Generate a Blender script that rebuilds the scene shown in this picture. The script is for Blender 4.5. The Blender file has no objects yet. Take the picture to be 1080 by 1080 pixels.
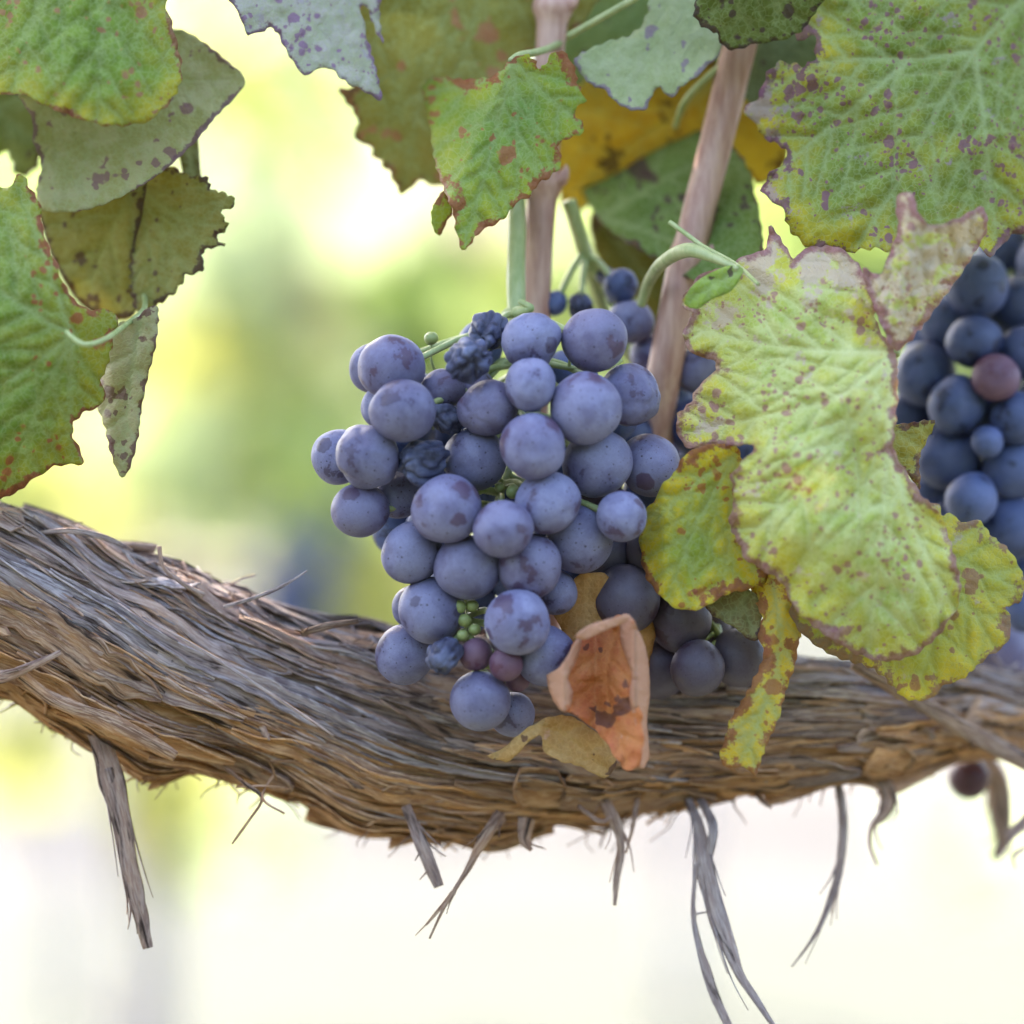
import bpy, math, random
import numpy as np
from mathutils import Vector, Quaternion, geometry

# ------------------------------------------------------------------ camera, sky, sun, exposure
sc = bpy.context.scene
C = sc.collection
D, H = 0.75, 0.95                 # camera distance from the plane y=0, camera height (metres)
S = 0.245 / 1080                  # metres per photo pixel on the plane y=0
cam = bpy.data.cameras.new('camera'); cam_o = bpy.data.objects.new('camera', cam); C.objects.link(cam_o)
cam_o.location = (0, -D, H); cam_o.rotation_euler = (math.pi / 2, 0, 0)
cam.sensor_width = 36; cam.lens = 36 * D / 0.245
cam.clip_start = 0.02; cam.clip_end = 2000
cam.dof.use_dof = True; cam.dof.focus_distance = D - 0.007; cam.dof.aperture_fstop = 4.2
sc.camera = cam_o

SUN_EL, SUN_AZ = math.radians(52), math.radians(-28)      # behind the row, left
w = bpy.data.worlds.new('World'); sc.world = w; w.use_nodes = True
wn = w.node_tree.nodes; wl = w.node_tree.links
sky = wn.new('ShaderNodeTexSky'); sky.sky_type = 'NISHITA'; sky.sun_disc = False
sky.dust_density = 4.0; sky.ozone_density = .5; sky.air_density = .9; sky.sun_elevation = SUN_EL; sky.sun_rotation = SUN_AZ
wl.new(sky.outputs[0], wn['Background'].inputs[0]); wn['Background'].inputs[1].default_value = 0.15
sun = bpy.data.lights.new('sun', 'SUN'); sun.energy = 2.5; sun.angle = math.radians(0.5); sun.color = (1, 0.95, 0.86)
sun_o = bpy.data.objects.new('sun', sun); C.objects.link(sun_o); sun_o.location = (0, 0, 6)
sd = Vector((math.sin(SUN_AZ) * math.cos(SUN_EL), math.cos(SUN_AZ) * math.cos(SUN_EL), math.sin(SUN_EL)))
sun_o.rotation_euler = sd.to_track_quat('Z', 'Y').to_euler()
sc.view_settings.view_transform = 'Standard'; sc.view_settings.look = 'None'
sc.view_settings.gamma = 1; sc.view_settings.exposure = 2.97
sc.cycles.max_bounces = 8; sc.cycles.transparent_max_bounces = 8

rng = np.random.default_rng(7)
random.seed(7)

# ------------------------------------------------------------------ helpers
def at(px, py, y=0.0):
    k = S * (D + y) / D
    return Vector(((px - 540) * k, y, H + (540 - py) * k))

def at_np(px, py, y):
    k = S * (D + y) / D
    return np.stack([(px - 540) * k, y, H + (540 - py) * k], axis=-1)

def tag(o, label=None, cat=None, group=None, kind=None):
    if label: o['label'] = label
    if cat: o['category'] = cat
    if group: o['group'] = group
    if kind: o['kind'] = kind
    return o

def empty(name, loc, label, cat, group=None):
    o = bpy.data.objects.new(name, None); C.objects.link(o); o.location = loc
    o.empty_display_size = 0.01
    return tag(o, label, cat, group)

def link(name, me, parent=None, mat=None):
    """one mesh object; vertices are in world space, kept there under its parent"""
    o = bpy.data.objects.new(name, me); C.objects.link(o)
    if mat and not me.materials: me.materials.append(mat)
    if parent:
        o.parent = parent
        o.location = -parent.location if parent.parent is None else Vector((0, 0, 0))
    return o

def mesh(name, V, F, smooth=True, attrs=None):
    me = bpy.data.meshes.new(name)
    me.from_pydata([tuple(v) for v in V], [], F)
    if smooth: me.polygons.foreach_set('use_smooth', [True] * len(me.polygons))
    for k, a in (attrs or {}).items():
        a = np.asarray(a, dtype=np.float32)
        if a.ndim == 1:
            at_ = me.attributes.new(k, 'FLOAT', 'POINT'); at_.data.foreach_set('value', a)
        else:
            at_ = me.attributes.new(k, 'FLOAT_VECTOR', 'POINT'); at_.data.foreach_set('vector', a.ravel())
    me.update()
    return me

_T = np.random.default_rng(99).random((256, 256))
def vn(x, y):
    xi = np.floor(x).astype(int); yi = np.floor(y).astype(int)
    fx = x - xi; fy = y - yi
    fx = fx * fx * (3 - 2 * fx); fy = fy * fy * (3 - 2 * fy)
    a = _T[xi % 256, yi % 256]; b = _T[(xi + 1) % 256, yi % 256]
    c = _T[xi % 256, (yi + 1) % 256]; d = _T[(xi + 1) % 256, (yi + 1) % 256]
    return (a * (1 - fx) + b * fx) * (1 - fy) + (c * (1 - fx) + d * fx) * fy
def fbm(x, y, o=3):
    s = 0; a = 0.5; t = 0
    for i in range(o):
        s = s + a * vn(x * 2 ** i + 17.3 * i, y * 2 ** i + 5.1 * i); t += a; a *= 0.5
    return s / t

def spline(P, step=None, n=None, closed=False):
    """Catmull-Rom through rows of P; returns resampled rows"""
    P = np.asarray(P, float); m = len(P); out = []
    segs = m if closed else m - 1
    for i in range(segs):
        if closed: p0, p1, p2, p3 = P[i - 1], P[i], P[(i + 1) % m], P[(i + 2) % m]
        else: p0, p1, p2, p3 = P[max(i - 1, 0)], P[i], P[i + 1], P[min(i + 2, m - 1)]
        k = n or max(2, int(np.hypot(*(p2 - p1)[:2]) / step))
        for t in np.arange(k) / k:
            out.append(0.5 * ((2 * p1) + (-p0 + p2) * t + (2 * p0 - 5 * p1 + 4 * p2 - p3) * t * t + (-p0 + 3 * p1 - 3 * p2 + p3) * t ** 3))
    if not closed: out.append(P[-1])
    return np.array(out)

def tube_geo(P3, R, sides=10, flat=1.0, wob=0.0, seed=0, cap=True):
    """sweep of an ellipse along world points; flat squeezes it along the view depth"""
    P3 = np.asarray(P3); n = len(P3); V = []; F = []; uv = []
    r_ = np.random.default_rng(seed); ph = r_.random(3) * 50
    L = 0
    for i in range(n):
        t = P3[min(i + 1, n - 1)] - P3[max(i - 1, 0)]; t = t / (np.linalg.norm(t) + 1e-12)
        a = np.cross(t, (0, 1, 0)); la = np.linalg.norm(a)
        a = a / la if la > 1e-4 else np.array((1., 0, 0))
        b = np.cross(a, t)
        if i: L += np.linalg.norm(P3[i] - P3[i - 1])
        for j in range(sides):
            th = 2 * math.pi * j / sides
            k = 1 + wob * (float(vn(np.array(L * 150 + ph[0]), np.array(j * 1.7 + ph[1]))) - .5) * 2
            V.append(P3[i] + a * math.cos(th) * R[i] * k + b * math.sin(th) * R[i] * flat * k)
            uv.append((L * 44, math.cos(th) * R[i] * 44 + ph[2], .5))
    for i in range(n - 1):
        for j in range(sides):
            k = (j + 1) % sides
            F.append((i * sides + j, i * sides + k, (i + 1) * sides + k, (i + 1) * sides + j))
    if cap:
        F.append(tuple(range(sides - 1, -1, -1))); F.append(tuple((n - 1) * sides + j for j in range(sides)))
    return V, F, uv

def px_tube(rows, sides=10, flat=1.0, n=8, wob=0.0, seed=0):
    """rows of (px, py, depth y, radius in px)"""
    q = spline(np.array(rows, float), n=n)
    P = at_np(q[:, 0], q[:, 1], q[:, 2]); R = np.maximum(q[:, 3], .35) * S * (D + q[:, 2]) / D
    return tube_geo(P, R, sides, flat, wob, seed)

def join(parts):
    V = []; F = []; A = []
    for v, f, a in parts:
        o = len(V); V += list(v); F += [tuple(i + o for i in g) for g in f]; A += list(a)
    return V, F, np.array(A)

# ------------------------------------------------------------------ node helpers
class NT:
    def __init__(s, name):
        s.m = bpy.data.materials.new(name); s.m.use_nodes = True
        s.t = s.m.node_tree; s.t.nodes.clear()
        s.out = s.t.nodes.new('ShaderNodeOutputMaterial')
    def n(s, typ, ins=None, **props):
        x = s.t.nodes.new('ShaderNode' + typ)
        for k, v in props.items(): setattr(x, k, v)
        for k, v in (ins or {}).items(): s.put(x.inputs[k], v)
        return x
    def put(s, sock, v):
        if isinstance(v, bpy.types.NodeSocket): s.t.links.new(v, sock)
        elif isinstance(v, tuple) and len(v) == 3 and sock.type == 'RGBA': sock.default_value = (*v, 1)
        else: sock.default_value = v
    def math(s, op, a, b=0.0, c=0.0, clamp=False):
        return s.n('Math', {0: a, 1: b, 2: c}, operation=op, use_clamp=clamp).outputs[0]
    def mix(s, f, a, b, blend='MIX'):
        x = s.t.nodes.new('ShaderNodeMix'); x.data_type = 'RGBA'; x.blend_type = blend; x.clamp_factor = True
        s.put(x.inputs[0], f); s.put(x.inputs[6], a); s.put(x.inputs[7], b)
        return x.outputs[2]
    def step(s, v, lo, hi):
        """smooth 0..1 while v runs lo..hi"""
        return s.n('MapRange', {0: v, 1: lo, 2: hi, 3: 0.0, 4: 1.0}, interpolation_type='SMOOTHSTEP').outputs[0]
    def noise(s, vec, scale, detail=3.0, rough=0.5, dist=0.0):
        return s.n('TexNoise', {'Vector': vec, 'Scale': scale, 'Detail': detail, 'Roughness': rough, 'Distortion': dist}).outputs[0]
    def attr(s, name, out=2):
        return s.n('Attribute', attribute_name=name).outputs[out]
    def vmul(s, v, k):
        return s.n('VectorMath', {0: v, 1: k}, operation='MULTIPLY').outputs[0]
    def vadd(s, v, k):
        return s.n('VectorMath', {0: v, 1: k}, operation='ADD').outputs[0]

def leaf_mat(name, green, pale, yellow, margin=(.10, .035, .035), spot=(.09, .04, .055), spot_amt=.35, spot_scale=5.5,
             margin_w=8.0, yel=.45, vein=(.42, .48, .22), vein_f=.55, margin_n=12.0, transl=.3, rough=.5, scorch=0.0, scorch_c=(.36, .28, .27), bump=.6):
    g = NT(name)
    lp = g.attr('lp', 1); ve = g.attr('vein'); ed = g.attr('edge'); cell = g.attr('cell')
    n1 = g.noise(lp, 1.1, 3); n2 = g.noise(lp, 5.0, 4, .6); n3 = g.noise(lp, 18.0, 3, .6)
    col = g.mix(g.step(n2, .38, .62), green, pale)
    edn = g.math('ADD', ed, g.math('MULTIPLY', g.math('SUBTRACT', n2, .5), 70.0))
    yf = g.math('ADD', g.math('MULTIPLY', g.step(n1, .45, .7), .7), g.math('SUBTRACT', 1.0, g.step(edn, 5.0, 55.0)))
    yf = g.math('MULTIPLY', g.math('MULTIPLY', yf, yel), g.math('MULTIPLY_ADD', cell, .6, .45))
    col = g.mix(yf, col, yellow)
    col = g.mix(g.math('MULTIPLY', g.step(n3, .45, .75), .35), col, pale)
    wl0 = g.vadd(lp, g.vmul(g.n('TexNoise', {'Vector': lp, 'Scale': 14.0}).outputs[1], (.06, .06, .06)))
    vor = g.n('TexVoronoi', {'Vector': wl0, 'Scale': 15.0}, feature='DISTANCE_TO_EDGE').outputs['Distance']
    ret = g.step(vor, 0.0, .14)
    col = g.mix(g.math('MULTIPLY', g.math('SUBTRACT', 1.0, ret), .3), col, vein)
    col = g.mix(g.math('MULTIPLY', ve, vein_f), col, vein)
    if scorch > 0:
        sn = g.math('ADD', g.noise(lp, 3.4, 5, .68), g.math('MULTIPLY', g.attr('wilt'), .2))
        sf = g.math('MULTIPLY', g.step(sn, .66 - scorch * .3, .72 - scorch * .22), .75)
        col = g.mix(sf, col, scorch_c)
    wl_ = g.vadd(lp, g.vmul(g.n('TexNoise', {'Vector': lp, 'Scale': 9.0}).outputs[1], (.10, .10, .10)))
    for sc_, am in ((spot_scale, spot_amt), (spot_scale * 2.3, spot_amt * .85)):
        v = g.n('TexVoronoi', {'Vector': wl_, 'Scale': sc_}, feature='F1')
        r = g.n('SeparateColor', {0: v.outputs['Color']}).outputs[0]
        th = g.math('MULTIPLY', g.math('ADD', g.math('SUBTRACT', r, 1.0 - am), g.math('MULTIPLY', g.math('SUBTRACT', g.noise(lp, 1.9, 3), .53), 1.7)), .55 / max(am, .05) * .8)
        d = g.math('SUBTRACT', th, v.outputs['Distance'])
        col = g.mix(g.math('MULTIPLY', g.step(d, -.10, .06), .35), col, yellow)
        col = g.mix(g.math('MULTIPLY', g.step(d, -.02, .10), .8), col, spot)
    if margin_w > 0:
        em = g.math('ADD', ed, g.math('MULTIPLY', g.math('SUBTRACT', g.noise(lp, 2.4, 5, .72), .47), margin_w * margin_n))
        mf = g.math('SUBTRACT', 1.0, g.step(em, margin_w * .35, margin_w))
        col = g.mix(g.math('MULTIPLY', mf, .85), col, g.mix(g.step(n3, .35, .65), margin, spot))
    h = g.math('ADD', g.math('MULTIPLY', ve, -.8), g.math('ADD', g.math('MULTIPLY', ret, .07), g.math('MULTIPLY', n3, .5)))
    bp = g.n('Bump', {'Strength': bump, 'Distance': .0010, 'Height': h}).outputs[0]
    p = g.n('BsdfPrincipled', {'Base Color': col, 'Roughness': rough, 'Normal': bp, 'Specular IOR Level': .13})
    t = g.n('BsdfTranslucent', {'Color': g.mix(.35, col, yellow), 'Normal': bp})
    g.t.links.new(g.n('MixShader', {0: transl, 1: p.outputs[0], 2: t.outputs[0]}).outputs[0], g.out.inputs[0])
    return g.m

def stem_mat(name, c1, c2, scale=60.0, rough=.5, transl=0.0, stretch=(1, 1, .12)):
    g = NT(name)
    ob = g.n('TexCoord').outputs['Object']
    n = g.noise(g.vmul(ob, stretch), scale * 8, 5, .6)
    n2 = g.noise(ob, scale, 3)
    col = g.mix(g.step(n, .3, .7), c1, c2)
    col = g.mix(g.math('MULTIPLY', g.step(n2, .55, .75), .5), col, tuple(x * .55 for x in c1))
    bp = g.n('Bump', {'Strength': .6, 'Distance': .0006, 'Height': n}).outputs[0]
    p = g.n('BsdfPrincipled', {'Base Color': col, 'Roughness': rough, 'Normal': bp})
    g.t.links.new(p.outputs[0], g.out.inputs[0])
    return g.m

def grape_mat(name, skin, skin2, bloom, bloom2, bloom_amt=.85, bump=.25, speck=.5, crease=False):
    g = NT(name)
    ob = g.n('TexCoord').outputs['Object']; rd = g.n('ObjectInfo').outputs['Random']
    v = g.vadd(ob, g.n('CombineXYZ', {0: g.math('MULTIPLY', rd, 91.0), 1: g.math('MULTIPLY', rd, 37.0), 2: 0.0}).outputs[0])
    big = g.noise(v, .9, 4, .55, .4); fine = g.noise(v, 9.0, 6, .7); grain = g.noise(v, 38.0, 3, .6)
    base = g.mix(g.step(g.math('FRACT', g.math('MULTIPLY', rd, 7.3)), .35, 1.0), skin, skin2)
    blo = g.mix(g.step(big, .4, .62), bloom, bloom2)
    wv = g.n('TexVoronoi', {'Vector': g.vadd(v, g.vmul(g.n('TexNoise', {'Vector': v, 'Scale': 3.0, 'Detail': 4.0}).outputs[1], (.35, .35, .35))), 'Scale': 1.15}, feature='F1')
    wr = g.n('SeparateColor', {0: wv.outputs['Color']}).outputs[1]
    wd = g.math('SUBTRACT', wv.outputs['Distance'], g.math('MULTIPLY', g.math('SUBTRACT', wr, .62), .95))
    wipe = g.math('MULTIPLY', g.step(g.math('ADD', big, g.math('MULTIPLY', g.math('SUBTRACT', fine, .5), .16)), .375, .415), g.step(wd, -.02, .05))
    amt = g.math('MULTIPLY', g.math('MULTIPLY_ADD', fine, .55, .62), bloom_amt)
    amt = g.math('MULTIPLY', amt, g.math('MULTIPLY_ADD', wipe, .7, .30))
    amt = g.math('MULTIPLY', amt, g.math('MULTIPLY_ADD', g.math('FRACT', g.math('MULTIPLY', rd, 13.7)), .42, .68))
    amt = g.math('MULTIPLY', amt, g.math('MULTIPLY_ADD', grain, .5, .72), clamp=True)
    col = g.mix(amt, base, blo)
    vo = g.n('TexVoronoi', {'Vector': v, 'Scale': 6.5}, feature='F1')
    r = g.n('SeparateColor', {0: vo.outputs['Color']}).outputs[0]
    sp = g.math('SUBTRACT', 1.0, g.step(g.math('SUBTRACT', vo.outputs['Distance'], g.math('MULTIPLY', g.math('SUBTRACT', r, .35), .34)), -.03, .05))
    vo2 = g.n('TexVoronoi', {'Vector': v, 'Scale': 15.0}, feature='F1')
    r2 = g.n('SeparateColor', {0: vo2.outputs['Color']}).outputs[0]
    sp2 = g.math('SUBTRACT', 1.0, g.step(g.math('SUBTRACT', vo2.outputs['Distance'], g.math('MULTIPLY', g.math('SUBTRACT', r2, .45), .5)), -.03, .05))
    col = g.mix(g.math('MULTIPLY', sp2, speck * .55), col, (.05, .03, .045))
    col = g.mix(g.math('MULTIPLY', sp, speck), col, (.035, .02, .025))
    if crease:
        col = g.mix(g.math('MULTIPLY', g.attr('crease'), .7), col, (.012, .010, .018))
    bp = g.n('Bump', {'Strength': bump, 'Distance': .0003, 'Height': g.math('ADD', fine, g.math('MULTIPLY', sp, -.4))}).outputs[0]
    ro = g.math('MULTIPLY_ADD', amt, .32, .34)
    p = g.n('BsdfPrincipled', {'Base Color': col, 'Roughness': ro, 'Normal': bp, 'Specular IOR Level': .4})
    g.t.links.new(p.outputs[0], g.out.inputs[0])
    return g.m

def bark_mat(name):
    g = NT(name)
    bk = g.attr('bk', 1); gr = g.attr('grey')
    sep = g.n('SeparateXYZ', {0: bk}); tone = sep.outputs[2]
    fib = g.noise(g.vmul(bk, (1.3, 15.0, 1.0)), 1.0, 5, .62, .4)
    fib2 = g.noise(g.vmul(bk, (.8, 4.5, 1.0)), 1.0, 4, .6, .3)
    fine = g.noise(g.vmul(bk, (5.0, 55.0, 1.0)), 1.0, 4, .65, .3)
    brown = g.mix(g.step(fib2, .35, .65), (.48, .235, .095), (.23, .108, .05))
    brown = g.mix(g.math('MULTIPLY', g.step(fine, .42, .62), .7), brown, (.62, .38, .20))
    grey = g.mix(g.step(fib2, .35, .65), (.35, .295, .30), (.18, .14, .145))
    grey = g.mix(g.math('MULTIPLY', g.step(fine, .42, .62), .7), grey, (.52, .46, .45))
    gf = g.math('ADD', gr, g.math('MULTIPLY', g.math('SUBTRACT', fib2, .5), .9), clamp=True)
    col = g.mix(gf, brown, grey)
    col = g.mix(g.math('SUBTRACT', 1.0, g.step(g.math('ADD', fib, g.math('MULTIPLY', tone, .16)), .40, .54)), col, (.05, .03, .022))
    br = g.math('MULTIPLY_ADD', tone, .8, .55)
    col = g.n('HueSaturation', {'Color': col, 'Value': br, 'Saturation': 1.0}).outputs[0]
    h = g.math('ADD', fib, g.math('MULTIPLY', fine, .5))
    bp = g.n('Bump', {'Strength': .9, 'Distance': .0012, 'Height': h}).outputs[0]
    p = g.n('BsdfPrincipled', {'Base Color': col, 'Roughness': .85, 'Normal': bp, 'Specular IOR Level': .2})
    g.t.links.new(p.outputs[0], g.out.inputs[0])
    return g.m

def simple_mat(name, c1, c2, scale, rough=.8, transl=0.0):
    g = NT(name)
    ob = g.n('TexCoord').outputs['Object']
    col = g.mix(g.step(g.noise(ob, scale, 5, .6), .35, .65), c1, c2)
    p = g.n('BsdfPrincipled', {'Base Color': col, 'Roughness': rough})
    g.t.links.new(p.outputs[0], g.out.inputs[0])
    return g.m

def far_leaf_mat(name):
    g = NT(name)
    lc = g.attr('lc', 0)
    p = g.n('BsdfPrincipled', {'Base Color': lc, 'Roughness': .55})
    t = g.n('BsdfTranslucent', {'Color': lc})
    g.t.links.new(g.n('MixShader', {0: .58, 1: p.outputs[0], 2: t.outputs[0]}).outputs[0], g.out.inputs[0])
    return g.m

M_BARK = bark_mat('vine_bark')
M_CANE = stem_mat('ripe_cane', (.40, .20, .145), (.60, .38, .28), 60, .5)
M_GREEN = stem_mat('green_stem', (.30, .36, .12), (.42, .46, .20), 60, .45)
M_PALE = stem_mat('pale_petiole', (.30, .35, .13), (.42, .44, .20), 60, .45)
M_FAR = far_leaf_mat('distant_leaves')
M_FARWOOD = simple_mat('distant_wood', (.50, .41, .37), (.62, .53, .48), 8)
M_GRAPE = grape_mat('blue_grape', (.045, .026, .052), (.075, .028, .05), (.17, .165, .28), (.26, .26, .40), .95, .3, .8)
M_REDGRAPE = grape_mat('red_grape', (.10, .03, .05), (.12, .04, .06), (.17, .105, .16), (.21, .13, .18), .7)
M_RAISIN = grape_mat('shrivelled_grape', (.02, .018, .032), (.03, .022, .035), (.11, .12, .22), (.20, .22, .35), .9, .6, .5, True)
M_SHADE = grape_mat('shaded_wine_grape', (.035, .014, .022), (.04, .016, .024), (.12, .105, .14), (.16, .145, .19), .65)  # wine hue, with the shade on tucked-in grapes put into its darker colour
M_WINE = grape_mat('dark_wine_grape', (.05, .015, .02), (.06, .016, .022), (.09, .05, .065), (.12, .07, .085), .45)
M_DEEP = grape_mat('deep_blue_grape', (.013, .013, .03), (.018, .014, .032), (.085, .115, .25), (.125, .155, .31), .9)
M_UNRIPE = simple_mat('unripe_berry', (.20, .26, .06), (.34, .36, .14), 400, .4)

# ------------------------------------------------------------------ ground
def ground():
    g = NT('dry_soil_and_grass')
    ob = g.n('TexCoord').outputs['Object']
    sep = g.n('SeparateXYZ', {0: ob})
    n = g.noise(ob, .8, 6, .65); n2 = g.noise(ob, 6.0, 5, .65)
    soil = g.mix(n2, (.062, .056, .053), (.090, .083, .080))
    grass = g.mix(n2, (.039, .046, .030), (.051, .058, .040))
    band = g.math('SINE', g.math('MULTIPLY', sep.outputs[1], 2 * math.pi / 2.4))
    yw = g.math('ADD', sep.outputs[1], g.math('MULTIPLY', g.math('SUBTRACT', n, .5), 2.0))
    f = g.math('ADD', g.math('SUBTRACT', 1.0, g.step(yw, 6.6, 7.6)), g.step(yw, 14.0, 18.0), clamp=True)
    col = g.mix(g.math('MULTIPLY', f, .8), soil, grass)
    bp = g.n('Bump', {'Strength': .5, 'Distance': .03, 'Height': n2}).outputs[0]
    p = g.n('BsdfPrincipled', {'Base Color': col, 'Roughness': .95, 'Normal': bp})
    g.t.links.new(p.outputs[0], g.out.inputs[0])
    xs = np.concatenate([-np.geomspace(700, 6, 12), np.linspace(-5, 5, 21), np.geomspace(6, 700, 12)])
    V = []; F = []
    for yy in xs:
        for xx in xs:
            z = 0.03 * (float(fbm(np.array(xx * .9 + 50), np.array(yy * .9 + 50))) - .5) if abs(xx) < 6 and abs(yy) < 6 else 0
            V.append((xx, yy, z))
    n = len(xs)
    for i in range(n - 1):
        for j in range(n - 1): F.append((i * n + j, i * n + j + 1, (i + 1) * n + j + 1, (i + 1) * n + j))
    o = link('ground', mesh('ground', V, F), None, g.m); o['kind'] = 'structure'
ground()

# ------------------------------------------------------------------ distant vines (rows behind) and the canopy overhead
LOBES = [(0, .0), (.35, -.18), (.62, -.42), (.85, -.2), (1.0, .25), (.72, .3), (.7, .75), (.42, .62), (0, 1.15)]
def leaf_cards(spots, colours, seed, size=(.045, .075), lean=None):
    """many small lobed, folded leaves as one mesh; spots are world points"""
    r_ = np.random.default_rng(seed); V = []; F = []; A = []
    full = LOBES + [(-x, y) for x, y in LOBES[-2:0:-1]]
    for p, c in zip(spots, colours):
        s = r_.uniform(*size); q = Quaternion(r_.normal(size=3), 1).normalized()
        e = Vector((r_.normal(0, .55), -1 + r_.normal(0, .35), r_.normal(.35, .5))).normalized()
        q = e.to_track_quat('Z', 'Y') @ Quaternion((0, 0, 1), math.pi + r_.normal(0, .7))
        b = r_.uniform(-.5, .3); o = len(V)
        V.append(Vector(p) + q @ Vector((0, .25 * s, 0))); A.append(c)
        for x, y in full:
            k = r_.uniform(.85, 1.12)
            V.append(Vector(p) + q @ (Vector((x * k, y * k, b * (x * x + .5 * (y - .3) ** 2))) * s)); A.append(c)
        m = len(full)
        for i in range(m): F.append((o, o + 1 + i, o + 1 + (i + 1) % m))
    me = mesh('leaves', V, F)
    ca = me.color_attributes.new('lc', 'FLOAT_COLOR', 'POINT')
    ca.data.foreach_set('color', np.array([(*c, 1) for c in A], dtype=np.float32).ravel())
    return me

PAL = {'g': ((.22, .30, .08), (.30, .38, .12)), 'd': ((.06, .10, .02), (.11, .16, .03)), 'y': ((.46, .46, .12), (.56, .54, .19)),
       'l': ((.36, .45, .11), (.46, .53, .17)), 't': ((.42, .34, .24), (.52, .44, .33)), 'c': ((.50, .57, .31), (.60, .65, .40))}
def clumps(rows, seed):
    """rows: px, py, half width px, half height px, number, palette, depth"""
    r_ = np.random.default_rng(seed); P = []; Cc = []
    for px, py, rx, ry, n, pal, yy in rows:
        for _ in range(n):
            a, b = r_.normal(0, .45, 2)
            P.append(at(px + a * rx, py + b * ry, yy + r_.normal(0, .09)))
            t = r_.random(); c1, c2 = PAL[pal]
            Cc.append(tuple(c1[i] * (1 - t) + c2[i] * t for i in range(3)))
    return P, Cc

def far_vine(label, tx, yy, rows, seed, cordon=(-.55, .55), fruit=()):
    base = Vector((tx, yy, 0))
    o = empty('grapevine', base, label, 'grapevine', 'grapevines in the rows behind')
    P, Cc = clumps(rows, seed)
    link('foliage', leaf_cards(P, Cc, seed), o, M_FAR)
    r_ = np.random.default_rng(seed)
    zs = np.linspace(-.02, .9, 10)
    pts = [(tx + r_.normal(0, .012), yy + r_.normal(0, .01), z) for z in zs]
    v, f, _ = tube_geo(pts, np.linspace(.032, .024, 10), 10, 1, .15, seed); link('trunk', mesh('trunk', v, f), o, M_FARWOOD)
    xs = np.linspace(tx + cordon[0], tx + cordon[1], 12)
    pts = [(x, yy + r_.normal(0, .01), .88 + r_.normal(0, .012)) for x in xs]
    v, f, _ = tube_geo(pts, [.02] * 12, 10, 1, .2, seed + 1); link('cordon', mesh('cordon', v, f), o, M_FARWOOD)
    for k in range(5):
        x0 = tx + cordon[0] + (k + .5) / 5 * (cordon[1] - cordon[0])
        q = [(x0 + r_.normal(0, .03) * j, yy + r_.normal(0, .03) * j, .88 + .2 * j) for j in range(5)]
        v, f, _ = tube_geo(q, np.linspace(.006, .003, 5), 6); link('cane', mesh('cane', v, f), o, M_FARWOOD)
    return o

YA = 2.4
kA = S * (D + YA) / D
far_vine('blurred vine in the first row behind with yellow and green leaves and a pale trunk', (140 - 540) * kA, YA, [
    (310, 175, 40, 40, 6, 'g', YA), (440, 300, 40, 70, 10, 'g', YA), (450, 350, 25, 40, 5, 'd', YA), (265, 310, 45, 40, 8, 't', YA),
    (330, 440, 40, 80, 10, 'l', YA), (345, 510, 30, 60, 8, 'l', YA), (375, 620, 70, 50, 30, 'y', YA - .1), (520, 340, 50, 50, 12, 'l', YA),
    (470, 220, 90, 50, 14, 't', YA), (60, 515, 60, 30, 12, 'y', YA), (210, 40, 60, 60, 14, 'y', YA), (205, 330, 40, 80, 9, 'y', YA), (250, 230, 60, 120, 16, 'c', YA),
    (280, 400, 120, 160, 30, 'c', YA), (200, 480, 90, 60, 14, 'c', YA), (400, 250, 60, 80, 10, 'c', YA),
    (590, 270, 40, 60, 12, 'l', YA), (690, 300, 90, 140, 30, 'g', YA), (800, 220, 60, 60, 14, 'l', YA), (-150, 300, 160, 300, 80, 'g', YA),
    (195, 835, 40, 40, 9, 'y', YA), (10, 775, 40, 40, 8, 'y', YA), (245, 880, 30, 30, 4, 'c', YA)], 11)
far_vine('blurred vine in the first row behind, mostly hidden by the right leaves', (1450 - 540) * kA, YA, [
    (1000, 300, 200, 250, 90, 'g', YA), (1300, 250, 200, 260, 90, 'l', YA), (1600, 250, 200, 260, 90, 'g', YA), (1000, 860, 40, 50, 5, 'c', YA)], 12)
YB = 5.2; kB = S * (D + YB) / D
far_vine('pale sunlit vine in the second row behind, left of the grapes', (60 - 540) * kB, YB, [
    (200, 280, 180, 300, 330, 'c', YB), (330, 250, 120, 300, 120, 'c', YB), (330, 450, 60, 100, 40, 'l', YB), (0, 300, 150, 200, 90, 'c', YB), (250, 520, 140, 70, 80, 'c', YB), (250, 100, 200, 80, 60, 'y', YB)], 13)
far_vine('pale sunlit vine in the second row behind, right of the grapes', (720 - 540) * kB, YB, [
    (560, 280, 180, 300, 260, 'c', YB), (800, 250, 150, 200, 120, 'l', YB), (1050, 300, 150, 200, 80, 'l', YB)], 14)

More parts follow.
